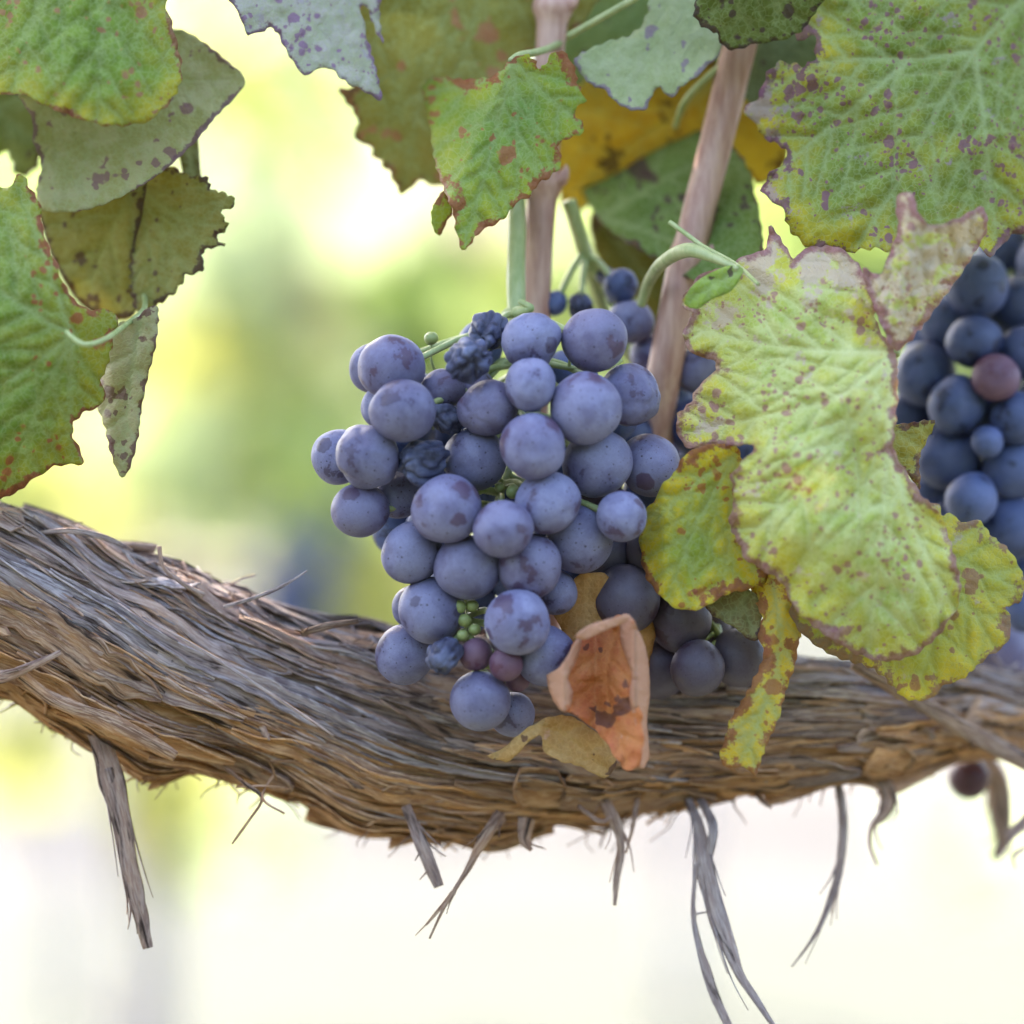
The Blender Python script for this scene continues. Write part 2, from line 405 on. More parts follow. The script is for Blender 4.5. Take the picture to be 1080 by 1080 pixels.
def leaf_row(name, label, cat, x0, x1, y0, y1, z0, z1, n, pals, k, seed, size):
    """a long trained row of vines read as one leafy mass"""
    r_ = np.random.default_rng(seed); P = []; Cc = []
    for _ in range(n):
        P.append((r_.uniform(x0, x1), r_.uniform(y0, y1), z0 + (z1 - z0) * (1 - r_.random() ** 1.6)))
        t = r_.random(); c1, c2 = PAL[pals[int(r_.integers(0, len(pals)))]]
        Cc.append(tuple((c1[i] * (1 - t) + c2[i] * t) * k for i in range(3)))
    o = link(name, leaf_cards(P, Cc, seed + 1, size), None, M_FAR)
    tag(o, label, cat, None, 'stuff')
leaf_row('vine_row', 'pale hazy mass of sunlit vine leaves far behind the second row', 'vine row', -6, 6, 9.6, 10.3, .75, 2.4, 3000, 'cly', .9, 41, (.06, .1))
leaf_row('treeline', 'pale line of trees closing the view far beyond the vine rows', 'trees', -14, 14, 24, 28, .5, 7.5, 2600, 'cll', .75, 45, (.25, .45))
leaf_row('vine_row', 'dark green vine row added unseen behind the camera to cut the low frontal light', 'vine row', -5, 5, -3.1, -2.5, .3, 1.75, 3800, 'gd', .9, 43, (.07, .1))  # unseen row behind the camera, added to cut the frontal light

def canopy():  # out-of-view leaves of the vine, added overhead to block the sun
    r_ = np.random.default_rng(5); P = []; Cc = []
    while len(P) < 950:
        x, y, z = r_.uniform(-1.0, .8), r_.uniform(.02, .62), r_.uniform(.16, .95)
        if z < .135 * (D + y) / D + .095: continue
        P.append((x, y, H + z)); t = r_.random()
        c1, c2 = PAL['g' if r_.random() < .75 else 'y']
        Cc.append(tuple((c1[i] * (1 - t) + c2[i] * t) * .8 for i in range(3)))
    o = link('shade_canopy', leaf_cards(P, Cc, 6, (.05, .075)), None, M_FAR)
    tag(o, 'dense unseen green and yellow leaf canopy of the vine, added to shade the grapes', 'foliage', None, 'stuff')
canopy()

# ------------------------------------------------------------------ the old vine arm (cordon)
AX = np.array([  # px, py centre, radius px, depth y
    (-420, 560, 92, .022), (-250, 575, 95, .020), (-120, 600, 96, .018), (0, 634, 92, .018), (90, 668, 90, .019), (190, 708, 94, .021), (300, 738, 84, .025), (400, 764, 92, .030),
    (500, 778, 94, .034), (600, 775, 84, .035), (700, 774, 70, .035), (800, 768, 64, .035), (900, 757, 54, .038), (1000, 750, 36, .046),
    (1080, 752, 30, .054), (1200, 750, 38, .065), (1400, 750, 42, .07), (1700, 760, 42, .07)], float)
AXS = spline(AX, n=40)
AXL = np.concatenate([[0], np.cumsum(np.hypot(np.diff(AXS[:, 0]), np.diff(AXS[:, 1])))])
def axis(u):
    return [np.interp(u, AXL, AXS[:, i]) for i in range(4)]
U_OF = lambda px: float(np.interp(px, AXS[:, 0], AXL))
def bark_h(u, v):
    """relief of the fibrous wood in px, u along, v angle"""
    vv = v + .0016 * u + .5 * fbm(u * .004, u * 0 + 3.3, 2)
    c = vv / (2 * math.pi)
    r1 = 1 - np.abs(fbm(u * .006, c * 26, 3) * 2 - 1)
    r2 = 1 - np.abs(fbm(u * .012 + 40, c * 60, 3) * 2 - 1)
    lump = fbm(u * .012 + 9, np.cos(v) * 1.3 + 20, 2) + fbm(u * .015 + 9, np.sin(v) * 1.3 + 50, 2) - 1
    h = 20 * (r1 - .6) + 9 * (r2 - .6) + 15 * lump
    for kp, kv, amp, ku, ks in ((195, -1.5, 24, 24, .55), (515, -1.7, 14, 36, .5), (640, -1.6, 12, 26, .4), (700, -1.5, 10, 18, .4), (400, -1.6, 8, 22, .4), (930, -1.5, 12, 22, .5), (30, .9, 8, 60, .5), (240, 1.5, 8, 30, .5), (120, 1.4, 7, 22, .5)):
        h = h + amp * np.exp(-((u - U_OF(kp)) / ku) ** 2 - (((v - kv + math.pi) % (2 * math.pi) - math.pi) / ks) ** 2)
    return h
def cord_pt(u, v, off):
    """v = angle: pi/2 is the top, 0 faces the camera, -pi/2 underneath"""
    px, py, r, y = axis(u)
    e = 2.0
    px2, py2, _, y2 = axis(u + e)
    tx, tz = px2 - px, -(py2 - py); l = np.hypot(tx, tz); nx, nz = -tz / l, tx / l
    R = r + off
    s_, c_ = np.sin(v) * R, np.cos(v) * R * .92
    yy = y - c_ * S
    k = S * (D + y) / D
    return np.stack([(px - 540) * k + nx * s_ * k, yy, H + (540 - py) * k + nz * s_ * k], axis=-1)

vine = empty('old_vine_arm', at(-420, 560, .022) * 1.0, 'thick old vine arm with shaggy peeling brown and grey bark crossing the frame', 'vine')
def wood():
    us = np.concatenate([np.linspace(0, U_OF(-120), 60), np.linspace(U_OF(-120), U_OF(1180), 900)[1:], np.linspace(U_OF(1180), AXL[-1] - 3, 60)[1:]])
    nv = 150; vs = np.linspace(0, 2 * math.pi, nv, endpoint=False) - math.pi
    U, Vv = np.meshgrid(us, vs, indexing='ij')
    # keep the noise continuous round the arm
    hh = bark_h(U, Vv); wv = np.clip((np.abs(Vv) - 2.6) / .54, 0, 1); hh = hh * (1 - wv)
    P = cord_pt(U, Vv, hh - 4).reshape(-1, 3)
    n = len(us); F = []
    for i in range(n - 1):
        for j in range(nv):
            k = (j + 1) % nv
            F.append((i * nv + j, i * nv + k, (i + 1) * nv + k, (i + 1) * nv + j))
    F.append(tuple(range(nv))); F.append(tuple((n - 1) * nv + j for j in range(nv - 1, -1, -1)))
    bk = np.stack([U / 100, (Vv + .0016 * U) * .92, .25 + .3 * fbm(U * .01, Vv * 3 + 9)], -1).reshape(-1, 3)
    grey = np.clip(.35 + .5 * np.sin(Vv) + .6 * (fbm(U * .006, Vv * 1.2 + 30, 2) - .5), 0, 1).ravel()  # greyer towards the top: weathering, plus sky light put into the colour
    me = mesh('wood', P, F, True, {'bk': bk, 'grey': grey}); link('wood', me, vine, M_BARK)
wood()

def ribbons(n, seed, wr, lr, lift, tap=(1.6, 5)):
    r_ = np.random.default_rng(seed); out = []; bks = []; greys = []
    for k in range(n):
        L = float(np.clip(r_.lognormal(math.log(lr), .5), 25, 620)); Wd = r_.uniform(*wr)
        u0 = r_.uniform(U_OF(-140), U_OF(1130)); v0 = r_.uniform(-2.1, 2.2)
        nu = max(8, int(L / 7)); t = np.linspace(0, 1, nu)
        u = u0 + t * L
        px, py, rad, _ = axis(u)
        drift = -.0016 * (u - u0) + r_.normal(0, .00045) * (u - u0) + .10 * (fbm(u * .012 + r_.random() * 50, u * 0 + k, 2) - .5)
        e0, e1 = [float(min(abs(r_.normal(0, lift)), 3.0 * lift)) for _ in (0, 1)]
        off = 1.0 + r_.random() * 3 + e0 * np.maximum(0, 1 - t * 3.2) ** 2 + e1 * np.maximum(0, 1 - (1 - t) * 3.2) ** 2
        taper = np.minimum(1, np.minimum(t, 1 - t) * r_.uniform(*tap) + .12)
        base = bark_h(u, v0 + drift); base = .5 * base + .5 * np.convolve(np.pad(base, 3, 'edge'), np.ones(7) / 7, 'valid') - 3
        m = 4; cur = r_.uniform(-.12, .5)
        rows = []
        edge = [Wd * .5 * taper * (1 + .5 * (fbm(u * .06 + r_.random() * 90, u * 0 + 7 + q, 2) - .5)) for q in (0, 1)]
        for j in range(m):
            a = j / (m - 1) * 2 - 1
            dv = np.where(a < 0, edge[0], edge[1]) * a / np.maximum(rad, 20)
            rows.append(cord_pt(u, v0 + drift + dv, base + off + cur * Wd * (a * a)))
        G = np.stack(rows, 1).reshape(-1, 3)
        F = [(i * m + j, i * m + j + 1, (i + 1) * m + j + 1, (i + 1) * m + j) for i in range(nu - 1) for j in range(m - 1)]
        tone = r_.uniform(.25, .95); ro = r_.random(2) * 60
        A = np.stack([np.repeat(u / 100, m) + ro[0], np.full(nu * m, v0 * .92 + ro[1]) + np.tile(np.linspace(-1, 1, m) * Wd / 200, nu), np.full(nu * m, tone)], -1)
        gy = np.clip(.26 + .62 * math.sin(v0) + r_.normal(0, .25), 0, 1)  # upper strips greyer: weathered, with the sky's cool light painted in
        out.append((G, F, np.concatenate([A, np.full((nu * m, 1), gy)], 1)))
    return out
def bark():
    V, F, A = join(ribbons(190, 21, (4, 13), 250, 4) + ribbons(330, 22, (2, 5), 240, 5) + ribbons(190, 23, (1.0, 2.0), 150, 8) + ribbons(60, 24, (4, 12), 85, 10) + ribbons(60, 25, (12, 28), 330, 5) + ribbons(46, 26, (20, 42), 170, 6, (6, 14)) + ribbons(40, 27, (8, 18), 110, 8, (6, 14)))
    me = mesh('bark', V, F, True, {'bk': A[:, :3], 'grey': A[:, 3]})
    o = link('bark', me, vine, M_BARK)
    s_ = o.modifiers.new('thick', 'SOLIDIFY'); s_.thickness = .00045; s_.offset = 0
bark()
def fibres():
    r_ = np.random.default_rng(77); parts = []
    for k in range(120):
        low = r_.random() < .75
        u0 = r_.uniform(U_OF(-60), U_OF(1090)); v0 = r_.uniform(-1.95, -1.25) if low else r_.uniform(1.2, 1.9)
        if low and r_.random() < .5: u0 = U_OF(float(r_.choice([250, 290, 420, 500, 540, 620, 650, 740, 930]))) + r_.normal(0, 22)
        L = r_.uniform(14, 60); n = 6; t = np.linspace(0, 1, n); sg = r_.choice([-1, 1])
        u = u0 + sg * t * L * r_.uniform(.3, 1)
        lift = t ** 1.4 * (r_.uniform(8, 40) if low else r_.uniform(3, 14))
        P = cord_pt(u, np.full(n, v0), bark_h(u, np.full(n, v0)) * .7 + lift - 1)
        P[:, 0] += r_.normal(0, .0006, n) * t
        R = np.linspace(r_.uniform(.9, 2.3), .5, n) * S
        v, f, uv = tube_geo(spline(P, n=4), np.interp(np.linspace(0, 1, 4 * (n - 1) + 1), t, R), 6, .6, 0, k, False); uv = np.array(uv); uv[:, 2] = r_.uniform(.2, .6)
        parts.append((v, f, uv))
    V, F, A = join(parts)
    o = link('bark_fibres', mesh('bark_fibres', V, F, True, {'bk': A, 'grey': np.full(len(V), .4)}), vine, M_BARK); o['kind'] = 'stuff'
fibres()
def vine_trunk():
    p0 = at(-420, 560, .022)
    pts = [(-.52, .03, -.03), (-.515, .03, .2), (-.50, .03, .45), (-.48, .028, .68), (-.43, .026, .83), (-.34, .024, .925), tuple(p0 + Vector((-.02, 0, .002))), tuple(p0 + Vector((.01, 0, -.001)))]
    q = spline(np.array(pts), n=10); r_ = np.interp(np.arange(len(q)), [0, 20, len(q) - 1], [.04, .034, .0208])
    v, f, uv = tube_geo(q, r_, 36, 1, .12, 3)
    bk = np.array(uv); bk[:, 2] = .5
    link('trunk', mesh('trunk', v, f, True, {'bk': bk, 'grey': np.full(len(v), .4)}), vine, M_BARK)
vine_trunk()

def strip(rows, seed, flat=.3, grey=.5, tone=.6, wob=.35, forks=(), fray=None):
    """a loose strip of bark hanging from the arm; rows of (px, py, depth, half width px)"""
    parts = []
    for k, rw in enumerate((rows, *forks)):
        q = np.array(rw, float)
        v, f, uv = px_tube(q, 12, flat, 9, wob, seed + k)
        uv = np.array(uv); uv[:, 2] = tone
        parts.append((v, f, uv))
    r_ = np.random.default_rng(seed * 5); q = spline(np.array(rows, float), n=6); wmax = max(w[3] for w in rows)
    for k in range(fray if fray is not None else (5 if wmax > 3.5 else 0)):
        i0 = int(len(q) * r_.uniform(.1, .75)); i1 = min(len(q) - 1, i0 + int(len(q) * r_.uniform(.2, .45)))
        if i1 - i0 < 3: continue
        h = q[i0:i1:2].copy(); t = np.linspace(0, 1, len(h)); sd = r_.choice([-1, 1])
        h[:, 0] += sd * (h[:, 3] * .8 + t ** 1.5 * r_.uniform(2, 16)); h[:, 2] += r_.normal(0, .001) * t; h[:, 3] = np.linspace(r_.uniform(.8, 1.6), .45, len(h))
        v, f, uv = px_tube(h, 6, .7, 4, .2, seed + k + 50); uv = np.array(uv); uv[:, 2] = tone; parts.append((v, f, uv))
    V, F, A = join(parts)
    me = mesh('bark_strip', V, F, True, {'bk': A, 'grey': np.full(len(V), grey)})
    return link('bark_strip', me, vine, M_BARK)
strip([(92, 750, .012, 7), (108, 790, .008, 11), (122, 840, .006, 12), (132, 890, .005, 10), (142, 940, .004, 9), (150, 975, .004, 7), (156, 1000, .004, 5)], 31, .3, .5, .35,
      forks=([(115, 810, .006, 4), (130, 870, .006, 4), (140, 930, .005, 3), (146, 985, .004, 1.5)],))
strip([(232, 805, .012, 2), (258, 826, .006, 2), (276, 842, .003, 1.6), (262, 866, .002, 1.5), (245, 890, .002, 1)], 32, 1, .2, .6, forks=([(288, 818, .01, 1.5), (277, 842, .002, 1.2), (300, 858, .001, 1)], [(250, 830, .008, 1.3), (280, 829, .004, 1.3), (305, 832, .01, 1.2)]))
strip([(428, 850, .015, 5), (440, 880, .010, 6.5), (452, 908, .008, 6.5), (463, 935, .008, 5.5)], 33, .35, .6, .4)
strip([(528, 860, .018, 8), (511, 884, .010, 5.5), (490, 922, .006, 2.6), (468, 958, .004, 1.8), (453, 990, .003, 1)], 34, .6, .3, .35)
strip([(556, 865, .018, 9), (553, 885, .014, 6), (560, 897, .012, 2)], 35, .5, .3, .4)
strip([(632, 835, .025, 5), (645, 860, .018, 6), (655, 890, .015, 4), (651, 925, .014, 3.5), (648, 955, .013, 2)], 36, .5, .4, .6, forks=([(673, 840, .025, 3), (668, 870, .018, 2.2), (660, 900, .016, 1)], [(610, 850, .02, 2), (632, 866, .012, 2.4), (645, 862, .016, 2)]))
strip([(724, 838, .028, 4), (736, 868, .018, 6), (742, 905, .012, 9), (750, 945, .010, 10), (765, 990, .008, 8), (785, 1035, .006, 5), (822, 1090, .004, 2)], 37, .2, .8, .55, .25,
      forks=([(738, 842, .026, 4), (752, 872, .014, 5), (748, 905, .012, 4)], [(735, 910, .011, 2), (731, 960, .010, 2.5), (738, 1000, .009, 4), (752, 1045, .008, 5), (772, 1090, .007, 4)], [(733, 964, .010, 1), (746, 962, .010, 1)]))
strip([(884, 825, .035, 4), (889, 862, .030, 4.5), (887, 905, .026, 4.5), (876, 950, .022, 3.2), (858, 988, .020, 2), (835, 1020, .018, .8)], 38, .4, .6, .5)
strip([(925, 815, .04, 10), (936, 838, .035, 8), (932, 858, .032, 6), (920, 872, .03, 2.5), (918, 892, .03, 1.5), (925, 912, .03, 1)], 39, .5, .4, .4)
strip([(788, 828, .03, 3), (802, 842, .026, 3), (814, 852, .024, 1)], 40, .6, .2, .4)
strip([(1120, 835, .06, 6), (1085, 862, .055, 6), (1062, 886, .05, 4)], 41, .4, .6, .5, forks=([(1085, 890, .055, 1.5), (1070, 902, .052, 2), (1072, 915, .05, 1)],))
strip([(1030, 780, .075, 10), (1052, 830, .085, 13), (1058, 880, .09, 9), (1050, 905, .09, 4)], 42, .4, .6, .6)
strip([(900, 700, .02, 6), (960, 735, .025, 9), (1010, 765, .03, 9), (1075, 800, .04, 10), (1150, 840, .05, 8)], 43, .5, .5, .45, .2)
strip([(215, 628, .004, 3), (188, 612, .0, 2), (172, 598, -.002, 1.6), (168, 576, -.003, 2.5)], 44, .5, .6, .7)
strip([(236, 640, .004, 1.6), (270, 630, .0, 2), (300, 617, -.002, 1.6), (324, 602, -.003, .8)], 45, .5, .85, .7)
strip([(318, 668, .006, 3), (345, 660, .002, 4), (378, 655, .002, 2)], 46, .6, .3, .1)
strip([(42, 562, .006, 2), (75, 560, .002, 3), (110, 567, .003, 3), (140, 580, .008, 1)], 47, .35, .7, .55)
strip([(64, 688, -.004, 3), (34, 702, -.007, 5), (5, 714, -.005, 6), (-20, 712, .0, 6)], 48, .5, .4, .5)
strip([(22, 712, -.004, 6), (60, 740, -.004, 8), (110, 758, -.004, 9), (150, 778, -.003, 8), (185, 798, .0, 5)], 49, .5, .15, .6)
strip([(150, 650, -.004, 1), (220, 690, -.006, 1.8), (290, 735, -.005, 1.8), (352, 776, -.004, 1)], 51, .5, .8, .55, .15)

# ------------------------------------------------------------------ canes
def cane(label, rows, nodes, seed):
    o = empty('cane', at(*rows[-1][:3]), label, 'cane', 'ripe canes rising from the vine arm')
    q = spline(np.array(rows, float), n=14)
    r = q[:, 3].copy()
    for nx_, ny_, am in nodes: r += am * np.exp(-((q[:, 1] - ny_) / 11.0) ** 2)
    P = at_np(q[:, 0], q[:, 1], q[:, 2]); R = r * S * (D + q[:, 2]) / D
    v, f, _ = tube_geo(P, R, 18, 1, .05, seed)
    link('shoot', mesh('shoot', v, f), o, M_CANE)
    for nx_, ny_, am in nodes:
        i = int(np.argmin(np.abs(q[:, 1] - ny_)))
        c = q[i]
        v, f, _ = px_tube([(c[0] + c[3] * .5, c[1] + 6, c[2] - .001, 5), (c[0] + c[3] * 1.2, c[1] - 4, c[2] - .002, 7), (c[0] + c[3] * 1.5, c[1] - 14, c[2] - .002, 4), (c[0] + c[3] * 1.5, c[1] - 20, c[2] - .002, 1)], 10)
        link('bud', mesh('bud', v, f), o, M_CANE)
    return o
cane('straight pinkish brown cane rising behind the main grapes, left of the other cane', [(590, -150, .03, 18), (585, -40, .03, 17), (583, 8, .03, 16), (577, 100, .030, 16), (573, 188, .030, 16), (567, 260, .029, 16), (564, 340, .029, 16), (562, 460, .03, 17), (568, 600, .033, 19), (575, 720, .04, 22)],
     [(583, 8, 6), (573, 195, 5)], 61)
cane('slanting pinkish brown cane leaning right above the grapes', [(835, -150, .03, 17), (800, -30, .03, 18), (778, 55, .030, 18), (760, 130, .029, 18), (738, 220, .027, 18), (718, 300, .025, 18), (703, 380, .026, 18), (692, 450, .03, 19), (680, 580, .036, 21), (672, 720, .044, 24)],
     [(720, 275, 4)], 62)

# ------------------------------------------------------------------ leaves
def inside(X, Y, P):
    c = np.zeros(len(X), bool); n = len(P); j = n - 1
    for i in range(n):
        xi, yi = P[i]; xj, yj = P[j]
        if yi != yj:
            c ^= ((yi > Y) != (yj > Y)) & (X < (xj - xi) * (Y - yi) / (yj - yi) + xi)
        j = i
    return c
def seg_dist(X, Y, A, B):
    """distance to each of the segments A->B, (points, segments)"""
    d = B - A; l2 = (d ** 2).sum(1) + 1e-9
    t = np.clip(((X[:, None] - A[:, 0]) * d[:, 0] + (Y[:, None] - A[:, 1]) * d[:, 1]) / l2, 0, 1)
    return np.hypot(X[:, None] - A[:, 0] - t * d[:, 0], Y[:, None] - A[:, 1] - t * d[:, 1])

def grow_veins(mains, sp, seed):
    """main vein polylines plus side veins; returns start, end, width of every segment"""
    r_ = np.random.default_rng(seed); A = []; B = []; Wd = []
    for m in mains:
        q = spline(np.array(m, float), step=8); n = len(q)
        A += list(q[:-1]); B += list(q[1:]); Wd += list(np.linspace(1, .35, n - 1))
        L = np.concatenate([[0], np.cumsum(np.hypot(*np.diff(q, axis=0).T))])
        s_ = sp * .7; side = 1
        while s_ < L[-1] - sp * .3:
            p = np.array([np.interp(s_, L, q[:, 0]), np.interp(s_, L, q[:, 1])])
            i = min(int(np.searchsorted(L, s_)), n - 1); t = q[i] - q[max(i - 1, 0)]; t = t / (np.hypot(*t) + 1e-9)
            side = -side
            for sg in (side,):
                a = sg * math.radians(r_.uniform(38, 62)); ln = min(.62 * (L[-1] - s_) + sp * .7, sp * 5)
                dv = np.array([t[0] * math.cos(a) - t[1] * math.sin(a), t[0] * math.sin(a) + t[1] * math.cos(a)])
                c0 = p.copy(); k = max(3, int(ln / 9))
                for j in range(k):
                    dd = dv * (1 - .35 * j / k) + t * (.35 * j / k); dd = dd / np.hypot(*dd)
                    c1 = c0 + dd * ln / k
                    A.append(c0); B.append(c1); Wd.append(.5 * (1 - .6 * j / k)); c0 = c1
            s_ += sp * r_.uniform(.38, .78)
    return np.array(A), np.array(B), np.array(Wd)

def blade_patch(outline, depth, veins, g=5.0, tooth=(16, 4.5), sp=34, pucker=.0006, ripple=.0015, seed=0, vw=2.6, wilt=0.0):
    O = spline(outline, step=6.0, closed=True)
    # half-way between the drawn corners and the smooth curve keeps the leaf's points
    area = np.sum(O[:, 0] * np.roll(O[:, 1], -1) - np.roll(O[:, 0], -1) * O[:, 1])
    L = np.concatenate([[0], np.cumsum(np.hypot(*np.diff(np.vstack([O, O[:1]]), axis=0).T))])
    if tooth[1] > 0:
        m = int(L[-1] / 3.5); s_ = np.linspace(0, L[-1], m, endpoint=False)
        Oc = np.vstack([O, O[:1]]); Q = np.stack([np.interp(s_, L, Oc[:, 0]), np.interp(s_, L, Oc[:, 1])], 1)
        T = np.roll(Q, -2, 0) - np.roll(Q, 2, 0); T /= np.hypot(T[:, 0], T[:, 1])[:, None] + 1e-9
        N = np.stack([T[:, 1], -T[:, 0]], 1) * (1 if area > 0 else -1)
        ph = s_ / tooth[0] + 1.6 * fbm(s_ / 45 + seed * 3.1, s_ * 0 + seed, 2)
        fr = ph % 1; saw = np.where(fr < .65, fr / .65, (1 - fr) / .35)
        am = tooth[1] * (.4 + 1.2 * vn(s_ / 30 + seed, s_ * 0 + 2.5))
        O = Q + N * ((saw - .4) * am)[:, None]
    x0, y0 = O.min(0); x1, y1 = O.max(0)
    xs = np.arange(x0, x1, g); ys = np.arange(y0, y1, g * .866)
    X, Y = np.meshgrid(xs, ys); X = X + (np.arange(len(ys)) % 2)[:, None] * g * .5
    r_ = np.random.default_rng(seed)
    X = X.ravel() + r_.normal(0, g * .08, X.size); Y = Y.ravel() + r_.normal(0, g * .08, Y.size)
    k = inside(X, Y, O); X, Y = X[k], Y[k]
    SA, SB = O, np.roll(O, -1, 0)
    k = seg_dist(X, Y, SA, SB).min(1) > g * .55; X, Y = X[k], Y[k]
    n = len(O)
    vs = [Vector(p) for p in O] + [Vector((a, b)) for a, b in zip(X, Y)]
    v2, e2, f2, *_ = geometry.delaunay_2d_cdt(vs, [(i, (i + 1) % n) for i in range(n)], [], 1, 1e-4, False)
    X = np.array([v[0] for v in v2]); Y = np.array([v[1] for v in v2])
    ff = np.array([f[:3] for f in f2]); cx = X[ff].mean(1); cy = Y[ff].mean(1)
    f2 = [f for f, k in zip(f2, inside(cx, cy, O)) if k]
    edge = seg_dist(X, Y, SA, SB).min(1)
    if veins:
        A, B, Wd = grow_veins(veins, sp, seed)
        dd = seg_dist(X, Y, A, B)
        vein = np.max(np.exp(-(dd / (vw * (.45 + Wd))) ** 2) * (.22 + .78 * Wd), 1)
        cell = np.clip(dd.min(1) / (sp * .33), 0, 1)
    else:
        vein = np.zeros(len(X)); cell = np.ones(len(X))
    y = np.asarray(depth(X, Y), float) + np.zeros(len(X))
    y = y + ripple * 2 * (fbm(X / 70 + seed * 7, Y / 70 + seed, 2) - .5) + ripple * 1.3 * np.exp(-edge / 14) * (fbm(X / 28 + seed, Y / 28, 2) - .5) * 2
    y = y - pucker * (cell ** 1.5) + pucker * 1.3 * (fbm(X / 17 + seed, Y / 17, 3) - .5) + .00025 * 2 * (vn(X / 9, Y / 9 + seed) - .5)
    P = at_np(X, Y, y)
    # keep every face turned the same way
    F = []
    for f in f2:
        a, b, c = f[:3]
        if (X[b] - X[a]) * (Y[c] - Y[a]) - (X[c] - X[a]) * (Y[b] - Y[a]) > 0: f = f[::-1]
        F.append(tuple(f))
    A = np.stack([X / 100 + seed * 3.7, Y / 100 + seed * 1.9, np.full(len(X), seed * .77), vein, edge, cell, (wilt(X, Y) if callable(wilt) else np.full(len(X), wilt))], 1)
    return P, F, A

def leaf(label, patches, mat, petiole=None, cat='leaf', group='vine leaves hanging round the grapes', name='vine_leaf', thick=.00028, pet_mat=None):
    geo = [blade_patch(**p) for p in patches]
    V, F, A = join(geo)
    base = Vector(np.mean(np.array(V), 0))
    o = empty(name, base, label, cat, group)
    me = mesh('blade', V, F, True, {'lp': A[:, :3], 'vein': A[:, 3], 'edge': A[:, 4], 'cell': A[:, 5], 'wilt': A[:, 6]})
    b = link('blade', me, o, mat)
    s_ = b.modifiers.new('thick', 'SOLIDIFY'); s_.thickness = thick; s_.offset = 0
    if petiole:
        v, f, _ = px_tube(petiole, 10, 1, 10, .05, 3)
        link('petiole', mesh('petiole', v, f), o, pet_mat or M_PALE)
    return o

def crease(ax, ay, bx, by):
    """signed distance in px from the line a->b, positive on the left of its direction on the picture"""
    l = math.hypot(bx - ax, by - ay)
    return lambda X, Y: ((by - ay) * (X - ax) - (bx - ax) * (Y - ay)) / l
px_m = S
G1 = dict(green=(.13, .20, .022), pale=(.21, .31, .045), yellow=(.46, .40, .04))

# 1 top left
leaf('bright green leaf with a red brown lower edge in the top left corner', [dict(
    outline=[(-150, -90), (-60, -150), (90, -170), (190, -90), (180, -20), (174, 0), (182, 30), (191, 68), (188, 92), (175, 112), (155, 127), (130, 132), (105, 131), (75, 122), (45, 110), (20, 98), (-5, 100), (-60, 80), (-130, 20)],
    depth=lambda X, Y: -.024 - .00006 * (Y - 40) + .0000010 * (X - 90) ** 2 + .0000008 * np.maximum(0, Y - 60) ** 2, veins=[[(120, -120), (112, -20), (106, 60), (102, 128)], [(120, -120), (170, -40), (188, 75)], [(120, -120), (50, -20), (15, 95)], [(120, -120), (0, -60), (-100, 20)]],
    g=4, tooth=(24, 3.5), sp=34, pucker=.0011, seed=1)],
    leaf_mat('leaf_top_left', **G1, margin=(.20, .04, .03), spot=(.36, .16, .10), spot_amt=.42, margin_w=5, yel=.7), petiole=[(120, -120, -.02, 5), (140, -190, -.005, 5), (190, -260, .02, 5)])
# 2 curled underside
leaf('curled grey green leaf seen from below, tucked under the top left leaf', [dict(
    outline=[(150, 10), (172, 28), (195, 33), (222, 50), (240, 65), (258, 82), (252, 98), (228, 122), (203, 152), (168, 183), (132, 205), (95, 220), (62, 224), (44, 220), (39, 200), (44, 172), (35, 150), (34, 125), (20, 90), (60, 40)],
    depth=lambda X, Y: .010 - .00010 * np.maximum(0, Y + .45 * X - 190) - .0000018 * np.maximum(0, Y + .5 * X - 215) ** 2 + .00003 * np.abs(X - 150), veins=[[(60, 60), (140, 80), (245, 85)], [(60, 60), (110, 140), (150, 190)], [(60, 60), (60, 150), (60, 215)]],
    g=4.5, tooth=(15, 1.5), sp=36, pucker=-.0004, seed=2)],
    leaf_mat('leaf_curled', (.31, .31, .11), (.42, .40, .21), (.44, .39, .13), margin=(.16, .08, .09), spot=(.22, .11, .13), spot_amt=.13, margin_w=3, yel=.25, vein_f=.25, rough=.6, transl=.22))
# 3 folded olive
leaf('folded olive leaf with ragged toothed edge behind the curled grey green leaf', [
    dict(outline=[(40, 200), (90, 205), (150, 180), (150, 225), (142, 262), (150, 300), (138, 335), (105, 332), (85, 320), (70, 300), (52, 262)], depth=lambda X, Y: .016 + .00018 * (150 - X) * .5 + .0001 * (Y - 250), veins=[[(150, 190), (110, 260), (90, 320)]], g=5, tooth=(16, 0), sp=36, seed=3),
    dict(outline=[(138, 180), (175, 174), (200, 186), (218, 186), (222, 200), (235, 203), (249, 213), (232, 225), (241, 238), (226, 252), (238, 258), (214, 264), (214, 285), (196, 290), (186, 306), (165, 322), (148, 335), (138, 300), (140, 240)], depth=lambda X, Y: .016 - .00012 * (X - 150), veins=[[(145, 195), (190, 230), (240, 240)], [(145, 195), (180, 260), (200, 290)], [(145, 200), (160, 270), (160, 320)]], g=4.5, tooth=(12, 4.5), sp=30, seed=4)],
    leaf_mat('leaf_olive', (.24, .25, .06), (.36, .35, .13), (.42, .34, .08), spot=(.11, .06, .07), spot_amt=.35, margin_w=4, yel=.4, transl=.45))
# 4 narrow hanging tip
leaf('narrow dark olive leaf tip hanging below the curled leaf', [dict(
    outline=[(186, 135), (205, 135), (209, 150), (212, 185), (220, 225), (209, 217), (197, 196), (191, 170)], depth=lambda X, Y: .020 + .0002 * (X - 190), veins=[[(197, 140), (203, 180), (218, 222)]], g=4, tooth=(14, 0), sp=25, seed=5, ripple=.0005)],
    leaf_mat('leaf_tip', (.12, .12, .03), (.18, .17, .05), (.22, .18, .04), spot_amt=.2, margin_w=3))
